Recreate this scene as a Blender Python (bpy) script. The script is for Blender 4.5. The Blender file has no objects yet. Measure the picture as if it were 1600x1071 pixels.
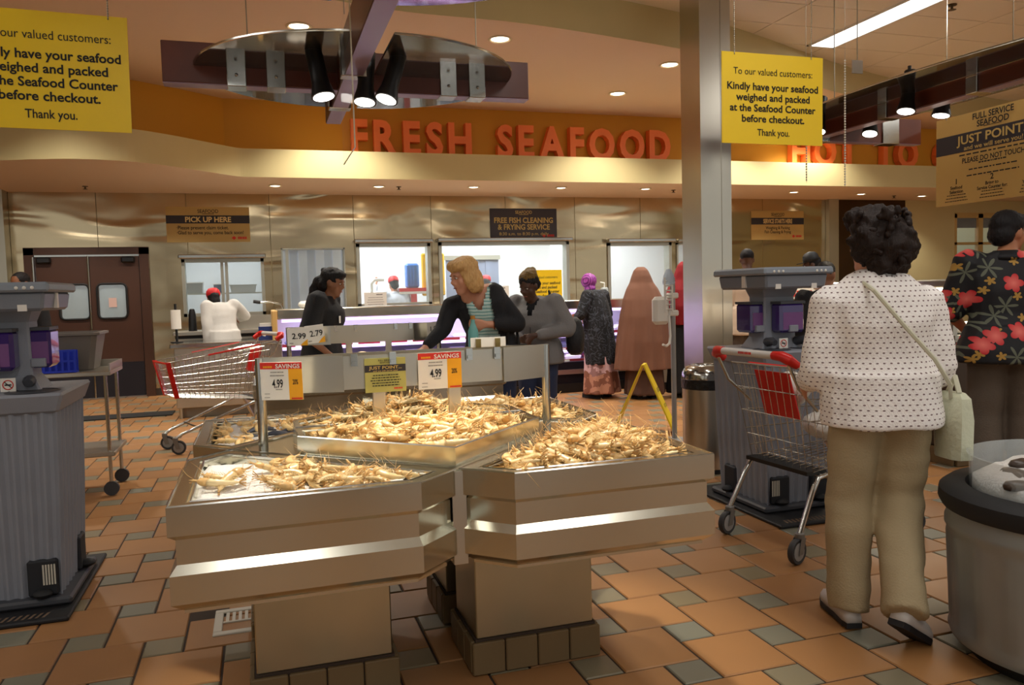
import bpy, bmesh, math, random
from math import sin, cos, pi, sqrt, atan2, radians as R
from mathutils import Vector as V, Matrix, noise
random.seed(7)
S = bpy.context.scene
COL = S.collection
# ------------------------------------------------------------------ camera
cd = bpy.data.cameras.new('camera'); cam = bpy.data.objects.new('camera', cd); COL.objects.link(cam)
cd.sensor_width = 36.0; cd.lens = 28.12; cd.clip_end = 200
yaw, pitch, roll = 0.305072614, 0.064205, -0.0274665
def cam_axes():
    f0 = V((sin(yaw)*cos(pitch), cos(yaw)*cos(pitch), -sin(pitch)))
    r0 = V((cos(yaw), -sin(yaw), 0)); u0 = r0.cross(f0)
    r = r0*cos(roll)+u0*sin(roll); u = u0*cos(roll)-r0*sin(roll)
    return r, u, f0
cr_, cu_, cf_ = cam_axes()
CAMH = 1.3413
mw = Matrix.Identity(4)
for i in range(3):
    mw[i][0], mw[i][1], mw[i][2] = cr_[i], cu_[i], -cf_[i]
mw[2][3] = CAMH
cam.matrix_world = mw
S.camera = cam
# ------------------------------------------------------------------ view + world
S.view_settings.view_transform = 'Standard'; S.view_settings.look = 'None'
S.view_settings.gamma = 1.0; S.view_settings.exposure = 0.22
S.view_settings.use_curve_mapping = False
wd = bpy.data.worlds.new('world'); S.world = wd; wd.use_nodes = True
bg = wd.node_tree.nodes['Background']; bg.inputs[0].default_value = (1.0, 0.98, 0.92, 1); bg.inputs[1].default_value = 0.52
def lamp(name, kind, loc, energy, color=(1, .86, .66), target=None, **kw):
    d = bpy.data.lights.new(name, kind); d.energy = energy; d.color = color
    for k, v in kw.items(): setattr(d, k, v)
    o = bpy.data.objects.new(name, d); COL.objects.link(o); o.location = loc
    dirv = (V(target)-V(loc)) if target is not None else V((0, 0, -1))
    o.rotation_euler = dirv.to_track_quat('-Z', 'Y').to_euler()
    return o
WARM = (1, .94, .82); NEUT = (1, .98, .94)
# store fluorescents hanging under the high ceiling (area lamps only, no tubes built here)
for i, (x, y) in enumerate(((-4.0, 3.0), (2.4, 1.6), (6.8, 5.2), (10.0, 4.0), (0, -2.0), (6, -2.0))):
    lamp('ceiling_tube_light', 'AREA', (x, y, 4.15), 54, NEUT, shape='RECTANGLE', size=.4, size_y=4.5)
# ------------------------------------------------------------------ materials
def srgb(r, g, b):
    f = lambda c: (c/255/12.92) if c/255 <= .04045 else ((c/255+.055)/1.055)**2.4
    return (f(r), f(g), f(b), 1)
MATS = {}
def mat(name, c=(128, 128, 128), rough=.5, metal=0., emit=None, es=1., alpha=1., trans=0., spec=None, bump=None, var=None, coat=0., ior=None, sss=None):
    """bump=(scale, strength[, detail]) noise relief; var=(scale, amount) tonal mottling"""
    if name in MATS: return MATS[name]
    m = bpy.data.materials.new(name); m.use_nodes = True; MATS[name] = m
    nt = m.node_tree; p = nt.nodes['Principled BSDF']
    p.inputs['Base Color'].default_value = srgb(*c); p.inputs['Roughness'].default_value = rough
    p.inputs['Metallic'].default_value = metal; p.inputs['Alpha'].default_value = alpha
    p.inputs['Transmission Weight'].default_value = trans
    if coat: p.inputs['Coat Weight'].default_value = coat
    if ior: p.inputs['IOR'].default_value = ior
    if spec is not None: p.inputs['Specular IOR Level'].default_value = spec
    if emit: p.inputs['Emission Color'].default_value = srgb(*emit); p.inputs['Emission Strength'].default_value = es
    if bump or var:
        tc = nt.nodes.new('ShaderNodeTexCoord')
    if bump:
        n = nt.nodes.new('ShaderNodeTexNoise'); n.inputs['Scale'].default_value = bump[0]
        if len(bump) > 2: n.inputs['Detail'].default_value = bump[2]
        b = nt.nodes.new('ShaderNodeBump'); b.inputs['Strength'].default_value = bump[1]; b.inputs['Distance'].default_value = .02
        nt.links.new(tc.outputs['Object'], n.inputs['Vector']); nt.links.new(n.outputs['Fac'], b.inputs['Height'])
        nt.links.new(b.outputs['Normal'], p.inputs['Normal'])
    if var:
        n = nt.nodes.new('ShaderNodeTexNoise'); n.inputs['Scale'].default_value = var[0]
        mx = nt.nodes.new('ShaderNodeMix'); mx.data_type = 'RGBA'
        c0 = srgb(*c); a = var[1]
        mx.inputs[6].default_value = tuple(x*(1-a) for x in c0[:3])+(1,)
        mx.inputs[7].default_value = tuple(min(1, x*(1+a)) for x in c0[:3])+(1,)
        nt.links.new(tc.outputs['Object'], n.inputs['Vector']); nt.links.new(n.outputs['Fac'], mx.inputs[0])
        nt.links.new(mx.outputs[2], p.inputs['Base Color'])
    return m
class NG:
    """tiny node helper"""
    def __init__(s, m): s.nt = m.node_tree; s.p = s.nt.nodes['Principled BSDF']
    def n(s, t, **kw):
        x = s.nt.nodes.new(t)
        for k, v in kw.items():
            if k.startswith('i'):
                key = k[1:]; key = int(key) if key.isdigit() else key
                x.inputs[key].default_value = v
            else: setattr(x, k, v)
        return x
    def l(s, a, b): s.nt.links.new(a, b)
    def math(s, op, a, b=None):
        x = s.nt.nodes.new('ShaderNodeMath'); x.operation = op
        for i, q in enumerate((a, b)):
            if q is None: continue
            if isinstance(q, (int, float)): x.inputs[i].default_value = q
            else: s.l(q, x.inputs[i])
        return x.outputs[0]
    def mix(s, f, a, b):
        x = s.nt.nodes.new('ShaderNodeMix'); x.data_type = 'RGBA'
        for i, q in ((0, f), (6, a), (7, b)):
            if isinstance(q, (int, float, tuple)): x.inputs[i].default_value = q
            else: s.l(q, x.inputs[i])
        return x.outputs[2]
def steel(name, c=(175, 168, 150), rough=.3, axis='x', wave=0., streak=.25):
    """brushed stainless: long streak noise in roughness + optional panel warp"""
    if name in MATS: return MATS[name]
    m = mat(name, c, rough, 1.0); g = NG(m)
    tc = g.n('ShaderNodeTexCoord'); mp = g.n('ShaderNodeMapping')
    mp.inputs['Scale'].default_value = {'x': (1.2, 1.2, 160), 'z': (160, 160, .8)}[axis]
    g.l(tc.outputs['Object'], mp.inputs['Vector'])
    n = g.n('ShaderNodeTexNoise', iScale=1.0, iDetail=3.0); g.l(mp.outputs[0], n.inputs['Vector'])
    r = g.math('ADD', g.math('MULTIPLY', n.outputs['Fac'], streak), rough-streak*.5); g.l(r, g.p.inputs['Roughness'])
    b = g.n('ShaderNodeBump', iStrength=.003, iDistance=.002); g.l(n.outputs['Fac'], b.inputs['Height'])
    last = b
    if wave:
        mp2 = g.n('ShaderNodeMapping'); mp2.inputs['Scale'].default_value = (.75, .75, 2.3); g.l(tc.outputs['Object'], mp2.inputs['Vector'])
        n2 = g.n('ShaderNodeTexNoise', iScale=1.1, iDetail=0.5); n2.inputs['Distortion'].default_value = .8
        g.l(mp2.outputs[0], n2.inputs['Vector'])
        b2 = g.n('ShaderNodeBump', iStrength=1.0, iDistance=wave); g.l(n2.outputs['Fac'], b2.inputs['Height'])
        last = b2
    g.l(last.outputs[0], g.p.inputs['Normal'])
    return m
# ------------------------------------------------------------------ mesh builder
class MB:
    def __init__(s): s.v = []; s.f = []; s.m = []
    def add(s, vs, fs, mi=0):
        o = len(s.v); s.v += [tuple(x) for x in vs]
        s.f += [tuple(i+o for i in f) for f in fs]; s.m += [mi]*len(fs); return s
    def box(s, lo, hi, mi=0, M=None):
        (a, b, c), (d, e, f) = lo, hi
        vs = [V(p) for p in ((a, b, c), (d, b, c), (d, e, c), (a, e, c), (a, b, f), (d, b, f), (d, e, f), (a, e, f))]
        if M is not None: vs = [M @ p for p in vs]
        return s.add(vs, [(3, 2, 1, 0), (4, 5, 6, 7), (0, 1, 5, 4), (1, 2, 6, 5), (2, 3, 7, 6), (3, 0, 4, 7)], mi)
    def loft(s, rings, cap=True, mi=0, closed=False):
        n = len(rings[0]); vs = [p for r in rings for p in r]; fs = []
        k = len(rings)
        for i in range(k if closed else k-1):
            a, b = i*n, ((i+1) % k)*n
            for j in range(n):
                fs.append((a+j, a+(j+1) % n, b+(j+1) % n, b+j))
        if cap and not closed:
            fs.append(tuple(range(n-1, -1, -1))); fs.append(tuple((k-1)*n+j for j in range(n)))
        return s.add(vs, fs, mi)
    def prism(s, poly, z0, z1, mi=0):
        return s.loft([[(x, y, z0) for x, y in poly], [(x, y, z1) for x, y in poly]], True, mi)
    def tube(s, pts, r, n=6, mi=0, cap=True, closed=False):
        pts = [V(p) for p in pts]; k = len(pts); rings = []; up = None
        for i, p in enumerate(pts):
            if closed: t = pts[(i+1) % k]-pts[i-1]
            else: t = pts[min(i+1, k-1)]-pts[max(i-1, 0)]
            t.normalize()
            if up is None:
                up = V((0, 0, 1)) if abs(t.z) < .9 else V((1, 0, 0))
            a = t.cross(up).normalized(); b = a.cross(t).normalized(); up = b
            rr = r[i] if isinstance(r, (list, tuple)) else r
            rings.append([p+(a*cos(q)+b*sin(q))*rr for q in (2*pi*j/n for j in range(n))])
        return s.loft(rings, cap, mi, closed)
    def lathe(s, prof, c=(0, 0, 0), n=24, mi=0, M=None, cap=True):
        rings = [[V((r*cos(2*pi*j/n), r*sin(2*pi*j/n), z)) for j in range(n)] for r, z in prof]
        rings = [[(M @ p if M is not None else p)+V(c) for p in rg] for rg in rings]
        return s.loft(rings, cap, mi)
    def ell(s, c, r, n=12, k=8, mi=0, M=None):
        if not isinstance(r, (tuple, list)): r = (r, r, r)
        rings = []
        for i in range(k+1):
            a = -pi/2+pi*i/k; a = max(-pi/2+.02, min(pi/2-.02, a))
            rings.append([V((r[0]*cos(a)*cos(2*pi*j/n), r[1]*cos(a)*sin(2*pi*j/n), r[2]*sin(a))) for j in range(n)])
        rings = [[(M @ p if M is not None else p)+V(c) for p in rg] for rg in rings]
        return s.loft(rings, True, mi)
    def mesh(s, name, mats, smooth=False):
        me = bpy.data.meshes.new(name); me.from_pydata(s.v, [], s.f)
        for m in (mats if isinstance(mats, (list, tuple)) else [mats]): me.materials.append(m)
        if any(s.m): me.polygons.foreach_set('material_index', s.m)
        bm = bmesh.new(); bm.from_mesh(me); bmesh.ops.recalc_face_normals(bm, faces=bm.faces); bm.to_mesh(me); bm.free()
        if smooth: me.polygons.foreach_set('use_smooth', [True]*len(me.polygons)); 
        if smooth and smooth != 'all':
            me.set_sharp_from_angle(angle=R(smooth if not isinstance(smooth, bool) else 40))
        return me
    def build(s, name, mats, parent=None, smooth=False, loc=None, rotz=0, bevel=0):
        me = s.mesh(name, mats, smooth)
        if bevel:
            bm = bmesh.new(); bm.from_mesh(me)
            bmesh.ops.bevel(bm, geom=[e for e in bm.edges if len(e.link_faces) == 2 and e.calc_face_angle(0) > .5], offset=bevel, segments=1, affect='EDGES', clamp_overlap=True)
            bm.to_mesh(me); bm.free()
        return link(name, me, parent, loc, rotz)
def link(name, data, parent=None, loc=None, rotz=0):
    o = bpy.data.objects.new(name, data); COL.objects.link(o)
    if parent is not None: o.parent = parent
    if loc is not None: o.location = loc
    if rotz: o.rotation_euler = (0, 0, rotz)
    return o
def tag(o, label=None, cat=None, group=None, kind=None):
    for k, v in (('label', label), ('category', cat), ('group', group), ('kind', kind)):
        if v: o[k] = v
    return o
def thing(name, label, cat, loc=(0, 0, 0), rotz=0, group=None):
    o = bpy.data.objects.new(name, None); COL.objects.link(o); o.empty_display_size = .1
    o.location = loc; o.rotation_euler = (0, 0, rotz); return tag(o, label, cat, group)
def struct(o): o['kind'] = 'structure'; return o
def copy_tree(o, loc=None, rotz=None, label=None, group=None):
    c = o.copy(); COL.objects.link(c)
    if loc is not None: c.location = loc
    if rotz is not None: c.rotation_euler = (0, 0, rotz)
    if label: c['label'] = label
    if group: c['group'] = group
    for ch in list(o.children):
        d = ch.copy(); COL.objects.link(d); d.parent = c
        for g in list(ch.children):
            e = g.copy(); COL.objects.link(e); e.parent = d
    return c
def frame(o, u, v):
    """matrix: local x->u, y->v, z->u x v, origin o"""
    u, v = V(u).normalized(), V(v).normalized(); w = u.cross(v)
    M = Matrix.Identity(4)
    for i in range(3): M[i][0], M[i][1], M[i][2], M[i][3] = u[i], v[i], w[i], V(o)[i]
    return M
_font = {}
def text_geo(body, bold=0.0, extrude=0.0):
    c = bpy.data.curves.new('lettering', 'FONT'); c.body = body; c.size = 1; c.offset = bold; c.extrude = extrude
    c.resolution_u = 3; c.align_x = 'LEFT'
    o = bpy.data.objects.new('lettering', c); me = o.to_mesh()
    vs = [V(p.co) for p in me.vertices]; fs = [tuple(p.vertices) for p in me.polygons]
    o.to_mesh_clear(); bpy.data.objects.remove(o); bpy.data.curves.remove(c)
    return vs, fs
def text_into(mb, body, M, cx, cy, w, h, mi=0, bold=.012, ex=0.0, lift=.0015, align='c'):
    """text centred at (cx,cy) of frame M, box height h (cap+descender box scaled by cap height), width w (None: keep aspect)"""
    vs, fs = text_geo(body, bold, ex)
    if not vs: return
    x0 = min(p.x for p in vs); x1 = max(p.x for p in vs)
    sy = h/.70; sx = (w/(x1-x0)) if w else sy
    ax = {'c': (x0+x1)/2, 'l': x0, 'r': x1}[align]
    mb.add([M @ V(((p.x-ax)*sx+cx, (p.y-.35)*sy+cy, p.z*(sy if ex else 1)+lift)) for p in vs], fs, mi)
# remesh in a scratch scene so that the big scene is never re-evaluated
_tmp = bpy.data.scenes.new('scratch')
def blob(mb, voxel, name, mats, parent=None, smooth=4, cut=None, disp=None, pick=None, loc=None, rotz=0):
    me = bpy.data.meshes.new(name); me.from_pydata(mb.v, [], mb.f)
    bm = bmesh.new(); bm.from_mesh(me); bmesh.ops.recalc_face_normals(bm, faces=bm.faces); bm.to_mesh(me); bm.free()
    o = bpy.data.objects.new('scratch', me); _tmp.collection.objects.link(o)
    md = o.modifiers.new('r', 'REMESH'); md.mode = 'VOXEL'; md.voxel_size = voxel; md.use_smooth_shade = True
    if smooth:
        sm = o.modifiers.new('s', 'SMOOTH'); sm.factor = .5; sm.iterations = smooth
    vl = _tmp.view_layers[0]; vl.update(); dg = vl.depsgraph
    out = bpy.data.meshes.new_from_object(o.evaluated_get(dg)); bpy.data.objects.remove(o); bpy.data.meshes.remove(me)
    out.name = name; out.materials.clear()
    for m in (mats if isinstance(mats, (list, tuple)) else [mats]): out.materials.append(m)
    if disp:
        nv = [v.normal.copy() for v in out.vertices]
        for v, n in zip(out.vertices, nv): v.co = v.co+n*disp(v.co)
    if cut or pick:
        bm = bmesh.new(); bm.from_mesh(out)
        if cut:
            bmesh.ops.delete(bm, geom=[f for f in bm.faces if cut(f.calc_center_median())], context='FACES')
        if pick:
            for f in bm.faces: f.material_index = pick(f.calc_center_median())
        bm.to_mesh(out); bm.free()
    out.polygons.foreach_set('use_smooth', [True]*len(out.polygons))
    return link(name, out, parent, loc, rotz)
# ------------------------------------------------------------------ shared materials
M_STEEL = steel('brushed_steel', (212, 209, 194), .2, streak=.015, wave=.002)
M_STEELZ = steel('brushed_steel_upright', (200, 196, 184), .30, 'z', streak=.03)
M_WALLST = steel('wavy_wall_steel', (196, 178, 144), .17, 'z', wave=.034, streak=.08)
M_CHROME = mat('chrome', (190, 190, 185), .16, 1.0)
M_CREAM = mat('cream_paint', (204, 188, 138), .7, var=(3, .04))
M_TAN = mat('tan_ceiling_paint', (226, 198, 168), .8)
M_MUST = mat('mustard_paint', (214, 152, 40), .65)
M_WHITE = mat('white_plastic', (225, 222, 214), .45)
M_PAPER = mat('white_paper', (232, 228, 220), .7)
M_BLACK = mat('black_plastic', (18, 18, 20), .4)
M_RUBBER = mat('black_rubber', (24, 24, 26), .7)
M_INK = mat('black_ink', (22, 20, 20), .7)
M_RED = mat('red_plastic', (205, 30, 24), .35)
M_YEL = mat('yellow_sign', (246, 206, 2), .32)
M_TANS = mat('tan_sign', (190, 156, 88), .5)
M_WOOD = mat('dark_cherry_wood', (92, 42, 24), .35, var=(6, .3))
M_GROUT = mat('dark_grout', (62, 48, 38), .9)
# floor tiles: colour by object / island random
def tile_mat(name, c0, c1, rough):
    m = mat(name, c0, rough); g = NG(m)
    oi = g.n('ShaderNodeObjectInfo'); ge = g.n('ShaderNodeNewGeometry')
    f = g.math('FRACT', g.math('ADD', oi.outputs['Random'], ge.outputs['Random Per Island']))
    tc = g.n('ShaderNodeTexCoord'); n = g.n('ShaderNodeTexNoise', iScale=4.0, iDetail=4.0); g.l(tc.outputs['Object'], n.inputs['Vector'])
    f2 = g.math('ADD', g.math('MULTIPLY', f, .7), g.math('MULTIPLY', n.outputs['Fac'], .3))
    g.l(g.mix(f2, srgb(*c0), srgb(*c1)), g.p.inputs['Base Color'])
    n2 = g.n('ShaderNodeTexNoise', iScale=2.0); g.l(tc.outputs['Object'], n2.inputs['Vector'])
    g.l(g.math('ADD', g.math('MULTIPLY', n2.outputs['Fac'], .25), rough-.12), g.p.inputs['Roughness'])
    return m
M_TILE = tile_mat('terracotta_tile', (174, 124, 74), (150, 106, 66), .42)
M_SLATE = tile_mat('slate_tile', (116, 120, 110), (136, 118, 84), .42)
# ------------------------------------------------------------------ floor
T = .3; GX, GY = 1.3139, 3.0824
fl = MB().box((-9, -3, -.2), (15, 15.6, -.006)).build('floor', M_GROUT); struct(fl)
def sq(mb, x0, y0, x1, y1, b=.004):
    g = .0042; x0 += g; y0 += g; x1 -= g; y1 -= g
    mb.add([(x0, y0, -.008), (x1, y0, -.008), (x1, y1, -.008), (x0, y1, -.008), (x0, y0, -b), (x1, y0, -b), (x1, y1, -b), (x0, y1, -b),
            (x0+b, y0+b, 0), (x1-b, y0+b, 0), (x1-b, y1-b, 0), (x0+b, y1-b, 0)],
           [(0, 1, 5, 4), (1, 2, 6, 5), (2, 3, 7, 6), (3, 0, 4, 7), (4, 5, 9, 8), (5, 6, 10, 9), (6, 7, 11, 10), (7, 4, 8, 11), (8, 9, 10, 11)])
def cam_px(p):
    q = V(p)-V((0, 0, CAMH)); z = q.dot(cf_)
    return (800+1249.6*q.dot(cr_)/z, 535.5-1249.6*q.dot(cu_)/z, z) if z > .1 else (0, 0, -1)
bm1 = MB(); sq(bm1, -T/2, -T/2, T/2, T/2); me_big = bm1.mesh('floor_tile', M_TILE)
bm2 = MB(); sq(bm2, -T/4, -T/4, T/4, T/4); me_sm = bm2.mesh('accent_tile', M_SLATE)
bigs, smalls, fl_rest, ac_rest = [], [], MB(), MB()
for i in range(-70, 70):
    for j in range(-70, 40):
        u, v = i-j*.5, i*.5+j
        cx, cy = GX+T*(u+.5), GY-T*(v+.5); sx, sy = GX+T*(u+1.25), GY-T*(v+.25)
        if not (-7.5 < cx < 14.5 and -1.5 < cy < 15.4): continue
        for lst, x, y, h in ((bigs, cx, cy, T/2), (smalls, sx, sy, T/4)):
            px, py, z = cam_px((x, y, 0))
            vis = z > 0 and -60 < px < 1660 and py < 1110
            lst.append((0 if vis else 1, (z if z > 0 else 99), x, y, h))
drain_box = (-.27, 3.31, .1, 3.62)
for lst, me, rest, nm in ((bigs, me_big, fl_rest, 'floor_tile'), (smalls, me_sm, ac_rest, 'accent_tile')):
    lst.sort(); n = 0
    for nv, z, x, y, h in lst:
        if drain_box[0] < x < drain_box[2] and drain_box[1] < y < drain_box[3] and h < .1: continue
        if not nv and n < 290 and z > 2:
            o = link(nm, me, fl, (x, y, random.uniform(-.0008, .0006))); n += 1
        else: sq(rest, x-h, y-h, x+h, y+h)
tag(fl_rest.build('far_floor_tile', M_TILE, fl), kind='stuff'); tag(ac_rest.build('far_accent_tile', M_SLATE, fl), kind='stuff')
# ------------------------------------------------------------------ back wall: steel panels with openings
WY = 12.3; WT = 2.85
OPEN = [(-2.94, 0, -1.47, 2.07), (-1.02, 1.10, .10, 1.92), (.35, 1.12, 1.27, 2.06), (1.44, 1.16, 2.58, 2.12), (2.71, 1.12, 4.89, 2.13), (5.58, 1.0, 6.77, 2.10), (6.87, 1.0, 7.6, 2.09)]
def panel_rects(x0, x1, z0, z1, holes):
    xs = sorted({x0, x1, *[h[k] for h in holes for k in (0, 2) if x0 < h[k] < x1]})
    zs = sorted({z0, z1, *[h[k] for h in holes for k in (1, 3) if z0 < h[k] < z1]})
    for a, b in zip(xs, xs[1:]):
        for c, d in zip(zs, zs[1:]):
            mx, mz = (a+b)/2, (c+d)/2
            if not any(h[0] < mx < h[2] and h[1] < mz < h[3] for h in holes): yield a, c, b, d
wb = MB()
for a, c, b, d in panel_rects(-9, 15, 0, 4.26, OPEN+[(12.92, 1.45, 14.5, 2.6)]): wb.box((a, WY+.012, c), (b, WY+.16, d))
wall = struct(wb.build('wall_back', mat('wall_core', (150, 132, 96), .8)))
seams = [-3.13, -2.07, -.92, .21, 1.42, 2.61, 3.82, 5.01, 6.2, 7.4, 8.6, 9.94]
for a, b in zip(seams, seams[1:]):
    mb = MB()
    for r in panel_rects(a+.004, b-.004, .1, WT, OPEN): mb.box((r[0], WY, r[1]), (r[2], WY+.012, r[3]))
    mb.build('steel_panel', M_WALLST, wall)
MB().box((-4.6, 12.05, 0), (-3.13, WY, WT)).build('corner_panel', steel('pale_steel', (190, 186, 170), .35, 'z'), wall)
MB().box((9.94, 12.2, 0), (10.15, WY, WT)).build('corner_trim', M_STEELZ, wall)
mb = MB(); mb.box((10.15, WY-.005, 0), (11.74, WY+.012, WT)); mb.build('brown_panel', steel('dark_steel', (84, 64, 46), .35, 'z'), wall)
MB().box((11.74, WY-.02, 0), (15, WY+.012, 1.45)).build('cream_panel', M_CREAM, wall)
mb = MB(); mb.box((11.74, WY-.02, 1.45), (12.92, WY+.012, 3.4)); mb.box((12.92, WY-.02, 2.6), (15, WY+.012, 3.4)); mb.box((14.5, WY-.02, 1.45), (15, WY+.012, 2.6)); mb.build('cream_panel', M_CREAM, wall)
# base kerb tiles of wall
MB().box((-1.47, WY-.02, 0), (9.9, WY, .1)).build('baseboard_back', M_GROUT)['kind'] = 'structure'
# ---- window of the cream wall
wn = MB(); 
for a, c, b, d in ((12.92, 2.52, 14.5, 2.62), (12.92, 1.45, 12.97, 2.6), (13.5, 1.45, 13.62, 2.6), (12.92, 2.0, 14.5, 2.05)): wn.box((a, WY-.03, c), (b, WY+.05, d))
w7 = struct(wn.build('window_7', mat('window_frame_tan', (200, 168, 110), .5)))
MB().box((12.97, WY, 1.45), (14.45, WY+.01, 2.52)).build('pane', mat('window_glass', (220, 235, 240), .02, alpha=.08), w7)
MB().box((12.95, WY+.02, 2.33), (14.45, WY+.03, 2.52)).build('blind', mat('grey_blind', (104, 108, 112), .8), w7)
mo = mat('daylight_outside', (150, 190, 235), .9, emit=(170, 205, 245), es=.95)
g = NG(mo); tc = g.n('ShaderNodeTexCoord'); sp = g.n('ShaderNodeSeparateXYZ'); g.l(tc.outputs['Object'], sp.inputs[0])
nn = g.n('ShaderNodeTexNoise', iScale=5.0, iDetail=5.0); g.l(tc.outputs['Object'], nn.inputs['Vector'])
hz = g.math('LESS_THAN', g.math('ADD', sp.outputs['Z'], g.math('MULTIPLY', nn.outputs['Fac'], .12)), 2.30)
g.l(g.mix(hz, srgb(214, 232, 250), srgb(120, 160, 200)), g.p.inputs['Emission Color'])
struct(MB().box((12.4, 14.9, .6), (19, 15.0, 3.6)).build('sky_outside', mo))
# ------------------------------------------------------------------ soffit over the wall + fascia
curve = [(-5.0, 10.3), (-4.2, 10.1), (-3.2, 9.85), (-2.5, 9.66), (-2.12, 9.53), (-1.74, 9.46), (-1.27, 9.55), (-.91, 9.8), (-.53, 10.18), (-.30, 10.42), (-.14, 10.56), (.05, 10.58)]
def smooth_curve(P, n=6):
    P = [V((x, y, 0)) for x, y in P]; out = []
    for i in range(len(P)-1):
        p0, p1, p2, p3 = P[max(i-1, 0)], P[i], P[i+1], P[min(i+2, len(P)-1)]
        for k in range(n):
            t = k/n
            out.append(.5*((2*p1)+(p2-p0)*t+(2*p0-5*p1+4*p2-p3)*t*t+(3*p1-p0-3*p2+p3)*t**3))
    out.append(P[-1]); return [(p.x, p.y) for p in out]
fc = smooth_curve(curve)+[(15, 10.55)]
mb = MB()
for (x0, y0), (x1, y1) in zip(fc, fc[1:]):
    mb.add([(x0, y0, 2.85), (x1, y1, 2.85), (x1, y1, 3.2), (x0, y0, 3.2)], [(0, 1, 2, 3)])
    mb.add([(x0, y0, 3.2), (x1, y1, 3.2), (x1, 12.3, 3.2), (x0, 12.3, 3.2)], [(0, 1, 2, 3)])
sof = struct(mb.build('trim_1', M_CREAM, smooth=30))
mb = MB()
for (x0, y0), (x1, y1) in zip(fc, fc[1:]): mb.add([(x0, y0, 2.85), (x1, y1, 2.85), (x1, 12.31, 2.85), (x0, 12.31, 2.85)], [(3, 2, 1, 0)])
mb.build('soffit_underside', M_TAN, sof)
# mustard wall above the fascia
mb = MB(); mb.box((-.32, 11.0, 3.2), (15, 11.1, 3.95))
struct(mb.build('wall_mustard', M_MUST))
mb = MB(); mw_ = [(-.32, 11.0), (-.8, 10.62), (-1.27, 10.3), (-2.0, 10.05), (-3, 10.1), (-5, 10.7)]
for (x0, y0), (x1, y1) in zip(mw_, mw_[1:]): mb.add([(x0, y0, 3.2), (x1, y1, 3.2), (x1, y1, 3.95), (x0, y0, 3.95)], [(0, 1, 2, 3)])
struct(mb.build('wall_mustard', M_MUST))
# ------------------------------------------------------------------ tan ceiling and the curved step up to the high ceiling
step = smooth_curve([(-9, 4.2), (-5, 5.3), (-2, 6.35), (0, 6.98), (1.28, 7.35), (2.64, 7.44), (4.53, 7.85), (5.6, 8.25), (8.0, 9.3), (11, 10.2), (15, 10.9)], 5)
mb = MB()
for (x0, y0), (x1, y1) in zip(step, step[1:]): mb.add([(x0, y0, 3.9), (x1, y1, 3.9), (x1, 12.3, 3.9), (x0, 12.3, 3.9)], [(3, 2, 1, 0)])
ceil = struct(mb.build('ceiling', M_TAN))
mb = MB()
for (x0, y0), (x1, y1) in zip(step, step[1:]): mb.add([(x0, y0, 3.9), (x1, y1, 3.9), (x1, y1, 4.3), (x0, y0, 4.3)], [(0, 1, 2, 3)])
mb.build('curved_fascia', M_CREAM, ceil, smooth=30)
# drop ceiling of lay-in panels (1.22 x .61), recessed grid
mgrid = mat('ceiling_grid', (196, 182, 158), .7); mpan = mat('ceiling_panel_white', (236, 226, 208), .9, bump=(120, .15))
hc = MB().box((-9, -3, 4.30), (15, 11.2, 4.4)).build('ceiling_high', mgrid); struct(hc)
rest = MB(); npan = 0
pm = MB().box((-.603, -.298, 0), (.603, .298, .02)).mesh('ceiling_panel', mpan)
for i in range(-6, 12):
    for j in range(-4, 18):
        x, y = .2+i*1.22, .3+j*.61
        yb = max((b for a, b in step if abs(a-x) < 1.0), default=7)
        if y > yb+.4: continue
        px, py, z = cam_px((x, y, 4.28))
        if z > 0 and -80 < px < 1700 and -60 < py < 200: link('ceiling_panel', pm, hc, (x, y, 4.285))
        else: rest.box((x-.603, y-.298, 4.285), (x+.603, y+.298, 4.3))
tag(rest.build('far_ceiling_panel', mpan, hc), kind='stuff')
# side wall to the left, far out of view on the right
struct(MB().box((-9.1, -3, 0), (-9, 12.3, 4.3)).build('wall_left', M_CREAM))
struct(MB().box((15, -3, 0), (15.1, 15, 4.3)).build('wall_right', M_CREAM))
# ------------------------------------------------------------------ steel column
col = MB().box((4.197, 7.0, 0), (4.531, 7.36, 4.29)).build('column', M_STEELZ, bevel=.006); struct(col)
MB().box((4.425, 6.994, 0), (4.533, 7.0, 4.28)).build('corner_guard', M_STEELZ, col); MB().box((4.192, 6.995, .0), (4.2, 7.365, 4.28)).build('corner_guard', M_STEELZ, col)
# unseen pillars added behind the viewer to put dark bands into the steel reflections
M_PIL = mat('added_pillar_grey', (128, 120, 104), .6)
for x0, x1 in ((-3.2, -2.2), (-1.05, -.45), (.25, .9), (2.9, 3.15), (5.2, 6.0)): struct(MB().box((x0, -2.6, 0), (x1, -2.1, 4.3)).build('added_pillar', M_PIL))
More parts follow.
